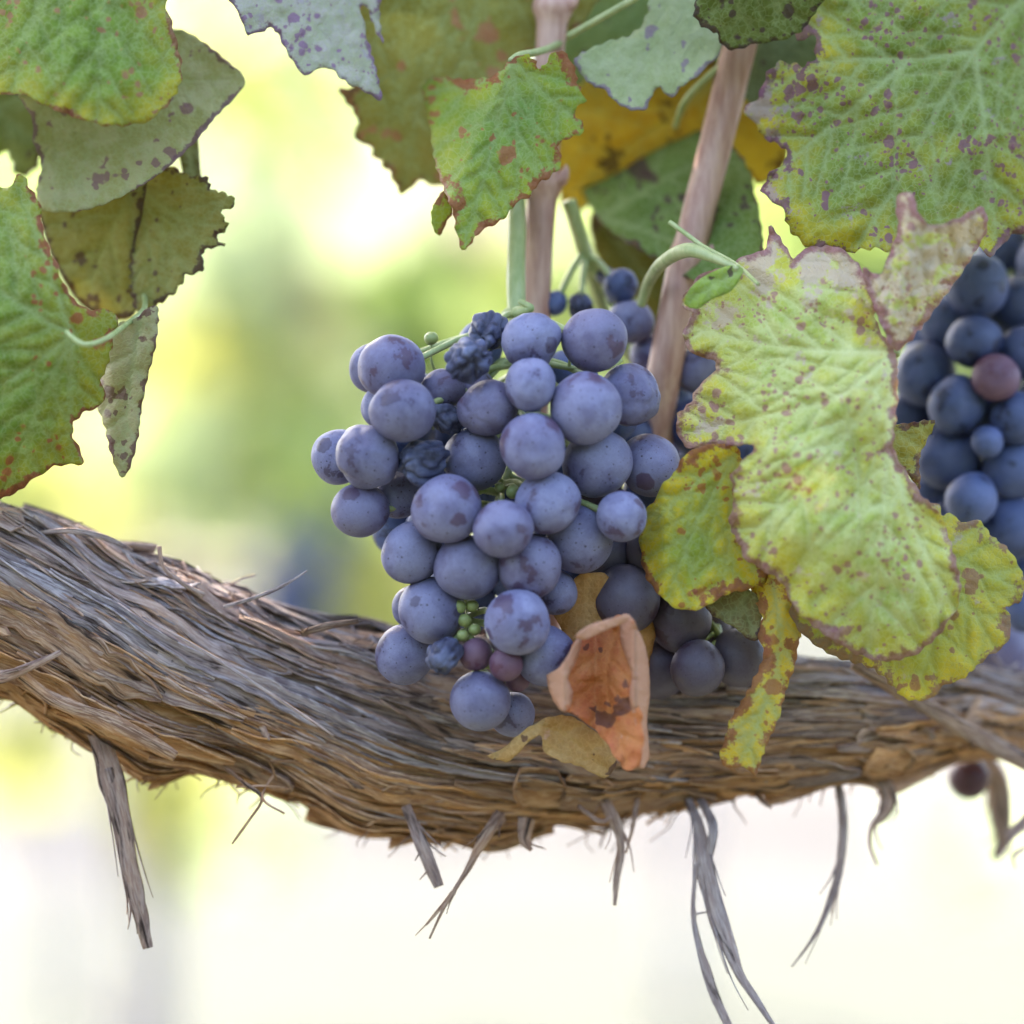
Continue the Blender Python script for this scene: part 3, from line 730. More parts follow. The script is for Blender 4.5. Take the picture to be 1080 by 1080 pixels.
# 5 big left
leaf('large drooping green leaf with red tips at the left edge above the vine arm', [dict(
    outline=[(-60, 150), (-10, 192), (12, 196), (22, 182), (32, 200), (42, 215), (46, 245), (58, 275), (72, 308), (90, 325), (122, 330), (120, 350), (113, 385), (106, 400), (110, 424), (86, 436), (75, 455), (88, 487), (62, 490), (42, 500), (20, 517), (-5, 528), (-60, 550), (-150, 400), (-130, 250)],
    depth=lambda X, Y: -.026 + .00007 * np.abs(X - 30) + .0000012 * (Y - 330) ** 2 * .5 + .00018 * np.maximum(0, X - 70), veins=[[(76, 352), (20, 320), (-70, 250)], [(76, 352), (10, 400), (-80, 440)], [(76, 352), (40, 430), (5, 515)], [(76, 352), (74, 420), (76, 480)], [(76, 352), (50, 280), (20, 200)]],
    g=4, tooth=(20, 3.5), sp=28, pucker=.0012, seed=6)],
    leaf_mat('leaf_left', (.13, .21, .026), (.22, .31, .055), (.44, .38, .035), margin=(.24, .05, .04), spot=(.36, .10, .06), spot_amt=.3, margin_w=5, yel=.5, rough=.38),
    petiole=[(70, 350, -.027, 2.5), (88, 363, -.030, 3), (110, 358, -.026, 3), (132, 343, -.012, 3), (152, 325, .006, 3), (150, 300, .025, 3)], pet_mat=M_GREEN)
# 6 hanging folded
leaf('pale folded leaf hanging as a pointed tongue beside the large left leaf', [
    dict(outline=[(122, 345), (140, 338), (165, 322), (164, 362), (156, 395), (149, 430), (143, 472), (130, 504), (118, 480), (111, 450), (103, 425), (107, 395)], depth=lambda X, Y: -.006 - .00022 * (X - 135) + .0006 * np.maximum(0, 118 - X) * .5, veins=[[(150, 335), (138, 410), (130, 498)]], g=4, tooth=(15, 2), sp=26, seed=7),
    dict(outline=[(108, 360), (126, 345), (134, 372), (120, 395), (108, 398)], depth=lambda X, Y: .004, veins=None, g=6, tooth=(15, 0), seed=8)],
    leaf_mat('leaf_tongue', (.32, .31, .13), (.42, .40, .23), (.46, .38, .16), margin=(.18, .07, .06), spot=(.15, .07, .07), spot_amt=.18, margin_w=4, yel=.3))
# 7 blurred behind left
leaf('soft blurred green leaf behind at the left edge, above the large left leaf', [dict(
    outline=[(-90, 60), (-20, 85), (20, 98), (40, 118), (44, 150), (38, 178), (18, 185), (8, 160), (-10, 170), (-60, 215), (-120, 150)], depth=lambda X, Y: .05, veins=[[(-60, 90), (0, 120), (35, 150)]], g=6, tooth=(15, 3), sp=30, seed=9)],
    leaf_mat('leaf_far_left', (.13, .17, .04), (.20, .24, .08), (.26, .26, .06), spot_amt=.1, margin_w=3))
# 8 lilac leaf
leaf('pale lilac spotted leaf with toothed purple edge hanging at the top, left of centre', [dict(
    outline=[(235, -30), (242, 0), (252, 12), (262, 36), (284, 29), (292, 33), (305, 58), (322, 78), (345, 70), (365, 86), (385, 96), (402, 106), (396, 72), (388, 44), (380, 10), (386, 5), (396, 30), (404, 46), (400, 10), (410, -70), (330, -140), (250, -100)],
    depth=lambda X, Y: .004 + .00008 * (X - 320) - .00006 * (Y - 40), veins=[[(340, -110), (370, 0), (398, 100)], [(340, -110), (330, -10), (322, 72)], [(340, -110), (290, -40), (264, 32)]], g=4.5, tooth=(18, 3), sp=30, seed=10)],
    leaf_mat('leaf_lilac', (.37, .37, .27), (.50, .46, .41), (.42, .40, .20), margin=(.20, .11, .15), spot=(.26, .13, .25), spot_amt=.6, spot_scale=7, margin_w=4, yel=.2, vein_f=.3, rough=.6, scorch=.3, scorch_c=(.40, .34, .38)))
# 9 dull big leaf behind top centre
leaf('broad dull green leaf with orange blotches and ragged left edge, top centre behind the cane', [dict(
    outline=[(355, -80), (450, -150), (600, -120), (640, -30), (600, 40), (560, 55), (520, 90), (478, 120), (466, 160), (474, 188), (460, 196), (442, 190), (424, 205), (411, 181), (396, 164), (388, 150), (374, 148), (378, 130), (373, 116), (358, 95), (378, 90), (384, 58), (368, 20), (350, -30)],
    depth=lambda X, Y: .032 + .00005 * (Y - 50) + .00004 * (X - 450), veins=[[(520, -70), (460, 40), (425, 195)], [(520, -70), (420, 0), (372, 110)], [(520, -70), (500, 20), (470, 120)]], g=5.5, tooth=(18, 4), sp=40, seed=11)],
    leaf_mat('leaf_dull', (.27, .26, .045), (.34, .33, .08), (.42, .34, .08), margin=(.17, .08, .05), spot=(.46, .22, .12), spot_amt=.3, spot_scale=3.2, margin_w=5, yel=.4))
# 10 centre
cr = crease(541, 60, 476, 214)
leaf('bright green pointed leaf with rusty red tips in front of the left cane', [
    dict(outline=[(541, 62), (558, 58), (570, 74), (580, 60), (592, 53), (606, 72), (609, 90), (617, 106), (604, 118), (617, 136), (600, 146), (588, 152), (592, 172), (580, 186), (564, 196), (560, 206), (544, 214), (532, 230), (518, 238), (504, 246), (490, 264), (482, 246), (479, 226), (472, 208), (464, 186), (458, 165), (455, 140), (450, 112), (446, 92), (460, 82), (490, 84), (522, 80)],
         depth=lambda X, Y: -.004 + .00060 * np.maximum(0, -cr(X, Y)) * np.where(cr(X, Y) < 0, 1, 0) * .8 + .00012 * np.maximum(0, cr(X, Y)) - .00006 * (Y - 60), veins=[[(541, 62), (520, 150), (490, 258)], [(541, 62), (575, 100), (612, 130)], [(541, 62), (500, 90), (450, 95)], [(541, 62), (545, 140), (545, 205)]], g=3.8, tooth=(15, 3.5), sp=26, pucker=.0008, seed=12),
    dict(outline=[(470, 200), (478, 222), (472, 232), (463, 249), (456, 238), (455, 222), (462, 208)], depth=lambda X, Y: .006, veins=None, g=5, tooth=(10, 1.5), seed=13)],
    leaf_mat('leaf_centre', (.13, .24, .035), (.19, .31, .06), (.42, .44, .04), margin=(.30, .07, .04), spot=(.38, .12, .07), spot_amt=.3, margin_w=8, yel=.6), petiole=[(538, 64, -.004, 3), (548, 58, .0, 4), (570, 54, .012, 4), (590, 46, .028, 4)])
# 11 pale underside
leaf('pale grey green leaf underside with ragged lower edge between the two canes', [dict(
    outline=[(606, 62), (640, 44), (664, 38), (682, 18), (700, -40), (800, -60), (790, 0), (764, 45), (754, 62), (735, 80), (718, 92), (708, 104), (696, 92), (688, 98), (682, 114), (668, 116), (650, 108), (640, 96), (622, 88), (612, 76)],
    depth=lambda X, Y: .012 - .0001 * (Y - 60), veins=[[(720, -30), (690, 40), (672, 110)], [(720, -30), (730, 30), (740, 75)], [(720, -30), (665, 30), (615, 65)]], g=4.5, tooth=(16, 3), sp=32, pucker=-.0004, seed=14)],
    leaf_mat('leaf_pale', (.30, .34, .15), (.38, .41, .22), (.38, .40, .15), margin=(.30, .23, .22), spot=(.22, .15, .20), spot_amt=.12, margin_w=3, yel=.15, vein_f=.2, rough=.6), petiole=[(600, 38, .022, 4), (635, 18, .016, 4), (670, -2, .012, 4), (715, -30, .010, 4)])
# 12 orange
leaf('out of focus ochre orange leaf glowing behind the pale grey green leaf', [dict(
    outline=[(586, 120), (620, 85), (700, 60), (780, 75), (832, 120), (826, 178), (800, 194), (775, 176), (742, 205), (690, 190), (625, 215), (600, 226), (588, 190)], depth=lambda X, Y: .058 + .0001 * (Y - 140), veins=[[(760, 80), (700, 130), (600, 200)]], g=6, tooth=(18, 3), sp=40, seed=15)],
    leaf_mat('leaf_orange', (.50, .31, .04), (.58, .42, .07), (.52, .46, .09), margin=(.22, .08, .03), spot_amt=.1, margin_w=5, yel=.4, transl=.65))
# 13 dark green
cr13 = crease(628, 232, 760, 150)
leaf('smooth dark green leaf with reddish toothed top edge behind the slanting cane', [dict(
    outline=[(606, 180), (614, 160), (640, 142), (660, 150), (674, 140), (695, 136), (714, 134), (745, 140), (785, 170), (804, 250), (795, 292), (745, 300), (700, 278), (662, 256), (635, 236), (618, 210)],
    depth=lambda X, Y: .046 + .0005 * np.maximum(0, cr13(X, Y)) - .00025 * np.maximum(0, -cr13(X, Y)), veins=[[(630, 232), (700, 190), (770, 160)], [(640, 232), (700, 250), (770, 280)]], g=5, tooth=(15, 3), sp=40, pucker=.0004, seed=16)],
    leaf_mat('leaf_dark', (.12, .20, .035), (.17, .26, .06), (.26, .30, .06), margin=(.17, .07, .05), spot_amt=.1, margin_w=4, yel=.25), petiole=[(712, 134, .044, 3), (722, 108, .036, 4), (742, 86, .03, 4), (772, 60, .03, 4)], pet_mat=M_GREEN)
# 14 dark top
leaf('small dark green leaf with brown spots at the top edge over the slanting cane', [dict(
    outline=[(740, -60), (734, 0), (732, 16), (744, 30), (756, 34), (762, 48), (776, 52), (800, 45), (820, 43), (838, 36), (852, 24), (880, -40), (800, -100)], depth=lambda X, Y: .002 + .0003 * (Y - 20) * .5, veins=[[(800, -70), (780, 0), (772, 50)], [(800, -70), (820, 0), (840, 32)]], g=4.5, tooth=(16, 3), sp=30, seed=17)],
    leaf_mat('leaf_top_dark', (.10, .15, .025), (.16, .21, .055), (.22, .22, .05), margin=(.10, .05, .04), spot=(.09, .05, .06), spot_amt=.4, margin_w=4, yel=.3))
# 25 grey green behind
leaf('plain grey green blurred leaf patch behind the slanting cane at the top', [dict(
    outline=[(780, 30), (840, 25), (875, 45), (868, 75), (835, 90), (800, 112), (780, 90)], depth=lambda X, Y: .045, veins=None, g=8, tooth=(16, 2), seed=18)],
    leaf_mat('leaf_grey', (.11, .15, .06), (.14, .19, .08), (.2, .22, .08), spot_amt=.0, margin_w=0))
# 15 huge right
leaf('huge green and yellow leaf peppered with purple spots filling the top right corner', [dict(
    outline=[(838, 35), (856, 36), (862, 55), (850, 70), (822, 66), (806, 84), (802, 100), (784, 120), (800, 132), (806, 146), (822, 152), (832, 166), (814, 182), (804, 202), (826, 220), (832, 240), (848, 256), (870, 268), (900, 264), (930, 262), (962, 276), (1000, 266), (1030, 262), (1050, 268), (1062, 250), (1085, 242), (1180, 200), (1260, 50), (1180, -120), (950, -130), (860, -60)],
    depth=lambda X, Y: .000 - .00006 * (Y - 120) + .0000006 * (X - 960) ** 2 + .00004 * (X - 960), veins=[[(1130, -50), (1028, 54), (945, 195), (905, 258)], [(1028, 54), (960, 62), (870, 66), (812, 98)], [(1028, 54), (1040, 150), (1050, 250)], [(1130, -50), (1000, -40), (880, -20)], [(960, 62), (880, 130), (812, 190)], [(1130, -50), (1150, 60), (1150, 190)]],
    g=4, tooth=(20, 6), sp=34, pucker=.0013, ripple=.0035, seed=19, vw=3.0, wilt=lambda X, Y: np.clip((850 - X) / 50, 0, 1))],
    leaf_mat('leaf_right', (.14, .18, .022), (.22, .28, .05), (.48, .40, .03), margin=(.15, .07, .08), spot=(.20, .07, .13), spot_amt=.6, spot_scale=7.5, margin_w=8, yel=.75, vein_f=.85, scorch=.12, scorch_c=(.34, .24, .26)), petiole=[(1130, -50, .0, 5), (1180, -120, .01, 5), (1220, -220, .02, 5)])
# 16 hero
leaf('large pale yellow green crinkled leaf with purple brown margin in front, right of the grapes', [
    dict(outline=[(944, 370), (926, 346), (919, 312), (905, 279), (880, 260), (850, 261), (838, 274), (827, 258), (812, 238), (808, 262), (785, 270), (766, 282), (740, 289), (718, 320), (731, 330), (721, 350), (727, 370), (756, 382), (750, 396), (735, 410), (729, 425), (714, 440), (719, 466), (730, 473), (770, 470), (797, 470), (780, 490), (771, 505), (775, 530), (769, 550), (780, 575), (789, 592), (804, 600), (825, 615), (838, 640), (858, 660), (888, 681), (910, 692), (936, 697), (965, 689), (987, 672), (1004, 650), (1013, 625), (1010, 600), (1001, 570), (993, 546), (970, 520), (951, 491), (942, 470), (946, 420)],
         depth=lambda X, Y: -.030 + .00000055 * (X - 890) ** 2 + .0000003 * (Y - 500) ** 2 + .00008 * np.maximum(0, 800 - X) + .0004 * np.maximum(0, X - 935) * (Y < 520) * np.clip((520 - Y) / 40, 0, 1) + .0009 * np.maximum(0, 12 - np.abs(crease(800, 300, 880, 335)(X, Y))) * 0,
         veins=[[(944, 372), (870, 370), (790, 360), (728, 345)], [(944, 372), (880, 420), (800, 440), (722, 458)], [(944, 376), (905, 440), (850, 510), (780, 575)], [(942, 380), (936, 470), (930, 560), (915, 690)], [(936, 470), (965, 560), (1005, 640)], [(944, 372), (910, 310), (870, 268)]],
         g=3.0, tooth=(19, 3), sp=34, pucker=.0013, ripple=.0045, seed=20, vw=4.0, wilt=lambda X, Y: .8 * np.clip((370 - Y) / 80, 0, 1) + .4 * np.clip((780 - X) / 50, 0, 1)),
    dict(outline=[(945, 370), (931, 346), (914, 302), (910, 282), (928, 290), (940, 262), (948, 240), (945, 218), (950, 203), (964, 206), (968, 224), (984, 238), (1014, 229), (1036, 218), (1041, 240), (1030, 262), (1012, 290), (990, 320), (968, 349)],
         depth=lambda X, Y: -.025 - .00006 * (Y - 370) * -1 + .0006 * np.maximum(0, np.abs(X - 955 + .35 * (Y - 300)) - 4) * .35, veins=[[(945, 368), (958, 310), (975, 240)], [(945, 368), (985, 300), (1030, 240)], [(945, 368), (925, 320), (918, 290)]], g=3.4, tooth=(17, 2.5), sp=24, pucker=.0016, seed=21, wilt=1.0)],
    leaf_mat('leaf_hero', (.44, .52, .10), (.60, .64, .24), (.74, .64, .07), margin=(.30, .11, .12), spot=(.42, .20, .22), spot_amt=.6, spot_scale=8, margin_w=10, margin_n=5.5, yel=.6, vein=(.74, .77, .40), vein_f=.8, scorch=.18, scorch_c=(.66, .50, .44), bump=1.0, transl=.35),
    petiole=[(945, 374, -.020, 4), (952, 345, -.012, 5), (960, 310, .0, 5), (965, 270, .02, 5), (960, 200, .04, 5)])
# small bright lobe beside the slanting cane
leaf('small fresh green leaflet beside the slanting cane under its petiole', [dict(
    outline=[(722, 320), (728, 304), (745, 290), (770, 280), (784, 284), (772, 306), (750, 316), (735, 326)], depth=lambda X, Y: -.018, veins=[[(780, 284), (750, 302), (724, 320)]], g=4.5, tooth=(14, 0), sp=20, seed=22, ripple=.0006)],
    leaf_mat('leaf_small', (.24, .36, .05), (.32, .44, .08), (.36, .44, .06), spot_amt=.05, margin_w=0),
    petiole=[(676, 322, .022, 5), (684, 298, .018, 6), (700, 276, .004, 7), (725, 264, -.008, 8), (752, 272, -.014, 5), (778, 284, -.018, 3)])
# 17
leaf('yellow green lobed leaf with dark red edge over the lower right of the grapes', [dict(
    outline=[(689, 530), (700, 510), (712, 498), (722, 480), (745, 470), (775, 470), (785, 500), (785, 540), (790, 575), (808, 598), (808, 613), (788, 622), (770, 625), (750, 636), (735, 643), (712, 641), (695, 626), (681, 606), (675, 570), (677, 542)],
    depth=lambda X, Y: -.016 + .0002 * np.maximum(0, 700 - X) + .000001 * (X - 735) ** 2, veins=[[(775, 480), (735, 550), (705, 630)], [(775, 480), (720, 520), (680, 565)], [(775, 480), (770, 560), (760, 628)]], g=4, tooth=(20, 2.5), sp=28, pucker=.0008, seed=23)],
    leaf_mat('leaf_yellow_green', (.22, .30, .035), (.32, .38, .05), (.66, .50, .03), margin=(.26, .06, .06), spot=(.36, .12, .05), spot_amt=.3, margin_w=9, yel=1.0))
# 18
leaf('yellow green leaf with brown ragged rim showing under the pale crinkled leaf, lower right', [dict(
    outline=[(980, 530), (994, 545), (1002, 540), (1012, 551), (1028, 548), (1036, 552), (1046, 566), (1064, 580), (1077, 602), (1081, 620), (1074, 636), (1060, 640), (1067, 655), (1060, 680), (1045, 690), (1030, 702), (1014, 716), (996, 722), (980, 737), (956, 737), (944, 726), (930, 712), (914, 702), (880, 692), (846, 668), (834, 640), (860, 600), (900, 560)],
    depth=lambda X, Y: -.006 + .00004 * (X - 980) + .0000006 * (Y - 640) ** 2, veins=[[(940, 560), (985, 650), (965, 732)], [(940, 560), (1010, 590), (1075, 620)], [(960, 600), (1020, 640), (1050, 685)], [(940, 560), (900, 640), (860, 670)]], g=4, tooth=(16, 3.5), sp=28, pucker=.0008, seed=24)],
    leaf_mat('leaf_lower_right', (.30, .36, .05), (.40, .42, .08), (.60, .50, .06), margin=(.26, .16, .13), spot=(.30, .14, .10), spot_amt=.35, margin_w=9, yel=.75, scorch=.2, scorch_c=(.48, .40, .30)))
# 19
leaf('narrow yellow leaf strip with rusty edge hanging down over the vine arm', [dict(
    outline=[(796, 606), (820, 608), (836, 632), (845, 660), (841, 682), (838, 702), (828, 730), (820, 760), (806, 790), (796, 818), (786, 808), (770, 810), (759, 800), (765, 780), (770, 760), (785, 736), (796, 715), (806, 690), (800, 670), (804, 650), (794, 630)],
    depth=lambda X, Y: -.013 - .00003 * (Y - 610) + .0003 * np.abs(X - (835 - .25 * (Y - 610))) * .5, veins=[[(815, 612), (822, 680), (800, 760), (780, 805)]], g=4, tooth=(14, 3), sp=24, pucker=.0006, seed=25)],
    leaf_mat('leaf_strip', (.26, .30, .06), (.34, .36, .13), (.66, .48, .04), margin=(.26, .08, .05), spot=(.36, .13, .06), spot_amt=.25, margin_w=8, yel=1.0))
# 20, 21, 26
leaf('small rusty yellow leaf scrap between the pale crinkled leaf and the right grapes', [dict(
    outline=[(850, 400), (890, 420), (930, 446), (960, 446), (986, 444), (976, 466), (969, 485), (970, 516), (955, 498), (925, 500), (880, 520), (840, 470)], depth=lambda X, Y: -.008 + .00004 * (X - 940), veins=[[(850, 430), (910, 455), (980, 448)], [(850, 430), (910, 475), (968, 512)]], g=4.5, tooth=(12, 2.5), sp=22, seed=26)],
    leaf_mat('leaf_scrap', (.30, .26, .04), (.36, .33, .07), (.44, .34, .05), margin=(.22, .08, .05), spot_amt=.25, margin_w=5, yel=.5), petiole=[(850, 430, -.010, 3), (820, 380, .005, 3), (770, 330, .018, 3.5), (722, 305, .024, 4)])
leaf('dull olive withered leaf end below the yellow green lobed leaf', [dict(
    outline=[(742, 628), (770, 618), (798, 628), (803, 668), (792, 676), (778, 664), (765, 656), (750, 648)], depth=lambda X, Y: -.010, veins=[[(790, 622), (775, 645), (760, 652)]], g=4.5, tooth=(14, 2), sp=20, seed=27)],
    leaf_mat('leaf_withered', (.16, .15, .06), (.22, .19, .08), (.26, .20, .07), margin=(.12, .06, .05), spot_amt=.2, margin_w=4))
leaf('shadowy olive leaf behind the green bunch stem between the canes', [dict(
    outline=[(622, 225), (660, 245), (710, 268), (760, 290), (745, 380), (700, 400), (672, 320), (650, 296), (632, 280)], depth=lambda X, Y: .075, veins=[[(640, 240), (700, 320)]], g=6, tooth=(16, 2), sp=30, seed=28)],
    leaf_mat('leaf_shadowy', (.10, .11, .02), (.15, .15, .03), (.24, .19, .03), spot_amt=.15, margin_w=4))
leaf('dark green leaf filling the gap behind the two canes at the top', [dict(
    outline=[(560, -60), (760, -80), (860, -20), (850, 100), (780, 130), (700, 90), (640, 85), (600, 100), (572, 92), (560, 50)], depth=lambda X, Y: .075, veins=[[(740, -60), (720, 60)]], g=8, tooth=(18, 3), sp=40, seed=29)],
    leaf_mat('leaf_gap', (.13, .19, .04), (.17, .24, .07), (.26, .28, .06), spot_amt=.1, margin_w=4))
# thin tendril stalk crossing the slanting cane
v, f, _ = px_tube([(706, 234, .004, 2.5), (720, 244, .002, 2.5), (742, 260, -.002, 2.5), (776, 279, -.012, 2.5), (800, 300, -.024, 2)], 8)
o = link('leaf_stalk', mesh('leaf_stalk', v, f), None, M_GREEN); tag(o, 'thin yellow green leaf stalk crossing the slanting cane', 'stalk')

# ------------------------------------------------------------------ dry leaves on the vine arm
def dry_mat(name, a, b, c, spot=(.14, .07, .05)):
    return leaf_mat(name, a, b, c, margin=spot, spot=spot, spot_amt=.03, margin_w=0, yel=.5, vein=tuple(x * 1.25 for x in b), vein_f=.35, transl=.25, rough=.6, bump=.8, scorch=.01, scorch_c=(.62, .37, .24))
RED = dry_mat('dry_red_leaf', (.50, .16, .04), (.58, .25, .08), (.62, .19, .10))
TAN = dry_mat('dry_tan_leaf', (.44, .24, .08), (.50, .30, .12), (.42, .20, .06), (.16, .06, .03))
TAN2 = dry_mat('dry_straw_leaf', (.50, .30, .10), (.58, .38, .15), (.48, .26, .08))
YD = -.027
leaf('crumpled reddish brown dry leaf with rolled pale rims caught below the grapes', [
    dict(outline=[(588, 716), (600, 692), (612, 668), (640, 656), (658, 648), (664, 668), (672, 720), (678, 780), (674, 806), (662, 813), (650, 800), (636, 778), (616, 760), (600, 752), (594, 735)],
         depth=lambda X, Y: YD + .012 - .00028 * np.abs(X - 628) - .00008 * (Y - 720) + .00004 * np.maximum(0, 690 - Y) + .004 * (fbm(X / 34, Y / 34, 2) - .5), veins=[[(655, 655), (640, 720), (662, 808)], [(640, 720), (610, 720)]], g=3.0, tooth=(22, 2.5), sp=22, pucker=.0006, ripple=.005, seed=30),
    dict(outline=[(655, 650), (663, 648), (672, 662), (682, 690), (685, 730), (682, 760), (684, 800), (674, 810), (672, 770), (664, 735), (667, 712), (656, 680)], depth=lambda X, Y: YD - .002 + .0006 * np.abs(X - 670), veins=None, g=3.6, tooth=(15, .5), ripple=.001, seed=31, wilt=1.6),
    dict(outline=[(577, 712), (588, 706), (600, 690), (610, 672), (613, 680), (606, 700), (598, 716), (604, 730), (598, 752), (586, 742), (580, 728)], depth=lambda X, Y: YD - .002 + .0004 * np.abs(X - 596), veins=None, g=3.6, tooth=(15, .5), ripple=.001, seed=32, wilt=1.6),
    dict(outline=[(606, 672), (620, 660), (645, 652), (664, 648), (660, 656), (640, 664), (618, 674)], depth=lambda X, Y: YD - .003, veins=None, g=3.6, tooth=(15, .5), ripple=.0008, seed=33, wilt=2)],
    RED, name='dry_leaf', cat='dry leaf', group='dry leaves caught on the vine arm', thick=.00025)
leaf('flat tan dry leaf standing behind the crumpled reddish one', [dict(
    outline=[(584, 640), (596, 622), (612, 606), (640, 606), (650, 628), (672, 645), (691, 662), (684, 700), (678, 740), (650, 730), (610, 700), (590, 660)], depth=lambda X, Y: -.007 + .0001 * np.abs(X - 622) + .00006 * (Y - 650), veins=[[(622, 608), (622, 650), (640, 720)]], g=4.5, tooth=(18, 2), sp=30, ripple=.002, seed=34)],
    TAN, name='dry_leaf', cat='dry leaf', group='dry leaves caught on the vine arm', thick=.00025)
leaf('straw coloured dry leaf lying low on the bark under the crumpled reddish one', [dict(
    outline=[(514, 797), (530, 790), (548, 774), (575, 758), (600, 755), (622, 768), (642, 785), (650, 805), (638, 820), (612, 808), (590, 802), (574, 792), (570, 774), (552, 788), (536, 803)],
    depth=lambda X, Y: -.016 - .00004 * (Y - 780) + .00008 * np.abs(X - 570), veins=[[(520, 796), (575, 768), (640, 812)]], g=4, tooth=(18, 1.5), sp=26, ripple=.002, seed=35)],
    TAN2, name='dry_leaf', cat='dry leaf', group='dry leaves caught on the vine arm', thick=.00025)

# ------------------------------------------------------------------ grapes
def sphere(seed, wrinkle=0.0, squash=1.0, nu=40, nv=28, dimple=.05):
    r_ = np.random.default_rng(seed); ph = r_.random(6) * 40
    th = np.linspace(0, 2 * math.pi, nu, endpoint=False); fi = np.linspace(0, math.pi, nv + 1)[1:-1]
    T, Ph = np.meshgrid(th, fi)
    X = np.sin(Ph) * np.cos(T); Y = np.sin(Ph) * np.sin(T); Z = np.cos(Ph)
    V = np.vstack([np.stack([X, Y, Z], -1).reshape(-1, 3), [(0, 0, 1), (0, 0, -1)]])
    def n3(v, s): return (fbm(v[:, 0] * s + ph[0], v[:, 1] * s + ph[1], 2) + fbm(v[:, 1] * s + ph[2], v[:, 2] * s + ph[3], 2) + fbm(v[:, 2] * s + ph[4], v[:, 0] * s + ph[5], 2)) / 3 - .5
    k = 1 + .24 * n3(V, 1.1); cre = np.zeros(len(V)); ov = 1 + r_.normal(0, .035, 3)
    if wrinkle:
        k = k + 2.2 * wrinkle * n3(V, 1.3) - wrinkle * .6 * (1 - np.abs(n3(V * (1, 1, .22), 1.9) * 6).clip(0, 1)) ** 1.5 - wrinkle * .16 * (1 - np.abs(n3(V * (1, 1, .35), 3.6) * 6).clip(0, 1))
        cre = np.maximum((1 - np.abs(n3(V * (1, 1, .22), 1.9) * 6).clip(0, 1)) ** 1.5, .5 * (1 - np.abs(n3(V * (1, 1, .35), 3.6) * 6).clip(0, 1)) ** 2)
    else:
        k = k - dimple * np.exp(-((1 + V[:, 2]) / .02)) - dimple * 1.6 * np.exp(-((1 - V[:, 2]) / .03))
    V = V * k[:, None] * ov; V[:, 2] *= squash
    m = nv - 1; F = []
    for i in range(m - 1):
        for j in range(nu):
            q = (j + 1) % nu; F.append((i * nu + j, (i + 1) * nu + j, (i + 1) * nu + q, i * nu + q))
    for j in range(nu):
        q = (j + 1) % nu; F.append((m * nu, j, q)); F.append((m * nu + 1, (m - 1) * nu + q, (m - 1) * nu + j))
    return mesh('grape', V, F, True, {'crease': cre})

GM = {}
def grape_mesh(kind, i):
    key = (kind, i)
    if key not in GM:
        if kind == 'raisin': me = sphere(200 + i, .30, 1.12, 80, 60)
        elif kind == 'dent': me = sphere(300 + i, .10, 1.0, 56, 40)
        else: me = sphere(100 + i, 0, 1.0 + .03 * (i % 4))
        me.materials.append({'raisin': M_RAISIN, 'dent': M_GRAPE, 'blue': M_GRAPE, 'red': M_REDGRAPE, 'shade': M_SHADE, 'wine': M_WINE, 'deep': M_DEEP, 'green': M_UNRIPE}[kind])
        GM[key] = me
    return GM[key]

def bunch(label, rows, ybase, axis_rows, seed, extra_stems=(), touch=.95, green=(), group='ripe grape bunches on the vine'):
    """rows: (px, py, r px, kind[, depth]) in front to back order"""
    r_ = np.random.default_rng(seed)
    top = at(*axis_rows[0][:3])
    o = empty('grape_bunch', top, label, 'grapes', group)
    placed = []
    for row in rows:
        px, py, r, kind = row[:4]; r *= 1.05
        y = row[4] if len(row) > 4 else float(ybase(px, py))
        for _ in range(400):
            c = at(px, py, y); R = r * S * (D + y) / D; bad = False
            for c2, R2, *_ in placed:
                if (c - c2).length < touch * (R + R2): bad = True; break
            if not bad: break
            y += .0006
        placed.append((c, R, kind))
    ax = spline(np.array(axis_rows, float), n=10)
    AP = at_np(ax[:, 0], ax[:, 1], ax[:, 2])
    v, f, uv = tube_geo(AP, ax[:, 3] * S, 10, 1, .08, seed); parts = [(v, f, uv)]
    for i, (c, R, kind) in enumerate(placed):
        g = bpy.data.objects.new('grape', grape_mesh(kind, int(r_.integers(0, 9)))); C.objects.link(g)
        g.parent = o; g.location = c - top; g.scale = (R, R, R)
        # the stalk comes from the bunch's axis, a little above; the scar points away from it
        dists = np.linalg.norm(AP - np.array(c + Vector((0, 0, R * 1.5))), axis=1); j = int(np.argmin(dists)); a = Vector(AP[j])
        d = (a - c).normalized()
        g.rotation_euler = ((d + Vector(r_.normal(0, .25, 3))).to_track_quat('Z', 'Y') @ Quaternion((0, 0, 1), r_.uniform(0, 6.28))).to_euler()
        if kind == 'raisin': g['label'] = 'shrivelled wrinkled dark grape'
        elif kind == 'red': g['label'] = 'small reddish purple grape'
        elif kind == 'dent': g['label'] = 'softening grape with creased skin'
        s0 = c + d * R * .92; mid = (s0 + a) * .5 + Vector((0, 0, R * .25))
        q = spline(np.array([a, mid, s0]), n=5)
        v, f, uv = tube_geo(q, np.linspace(.0009, .0008, len(q)), 6); parts.append((v, f, uv))
        v, f, uv = tube_geo([s0 - d * R * .06, s0 + d * R * .12], [.0021, .0010], 8); parts.append((v, f, uv))
    for rw in extra_stems: parts.append(px_tube(rw, 8))
    V, F, _ = join(parts); link('stem', mesh('stem', V, F), o, M_GREEN)
    for px, py, r, y in green:
        b = bpy.data.objects.new('unripe_berry', grape_mesh('green', int(r_.integers(0, 3)))); C.objects.link(b)
        c = at(px, py, y); b.parent = o; b.location = c - top; R = r * S; b.scale = (R, R, R)
    return o

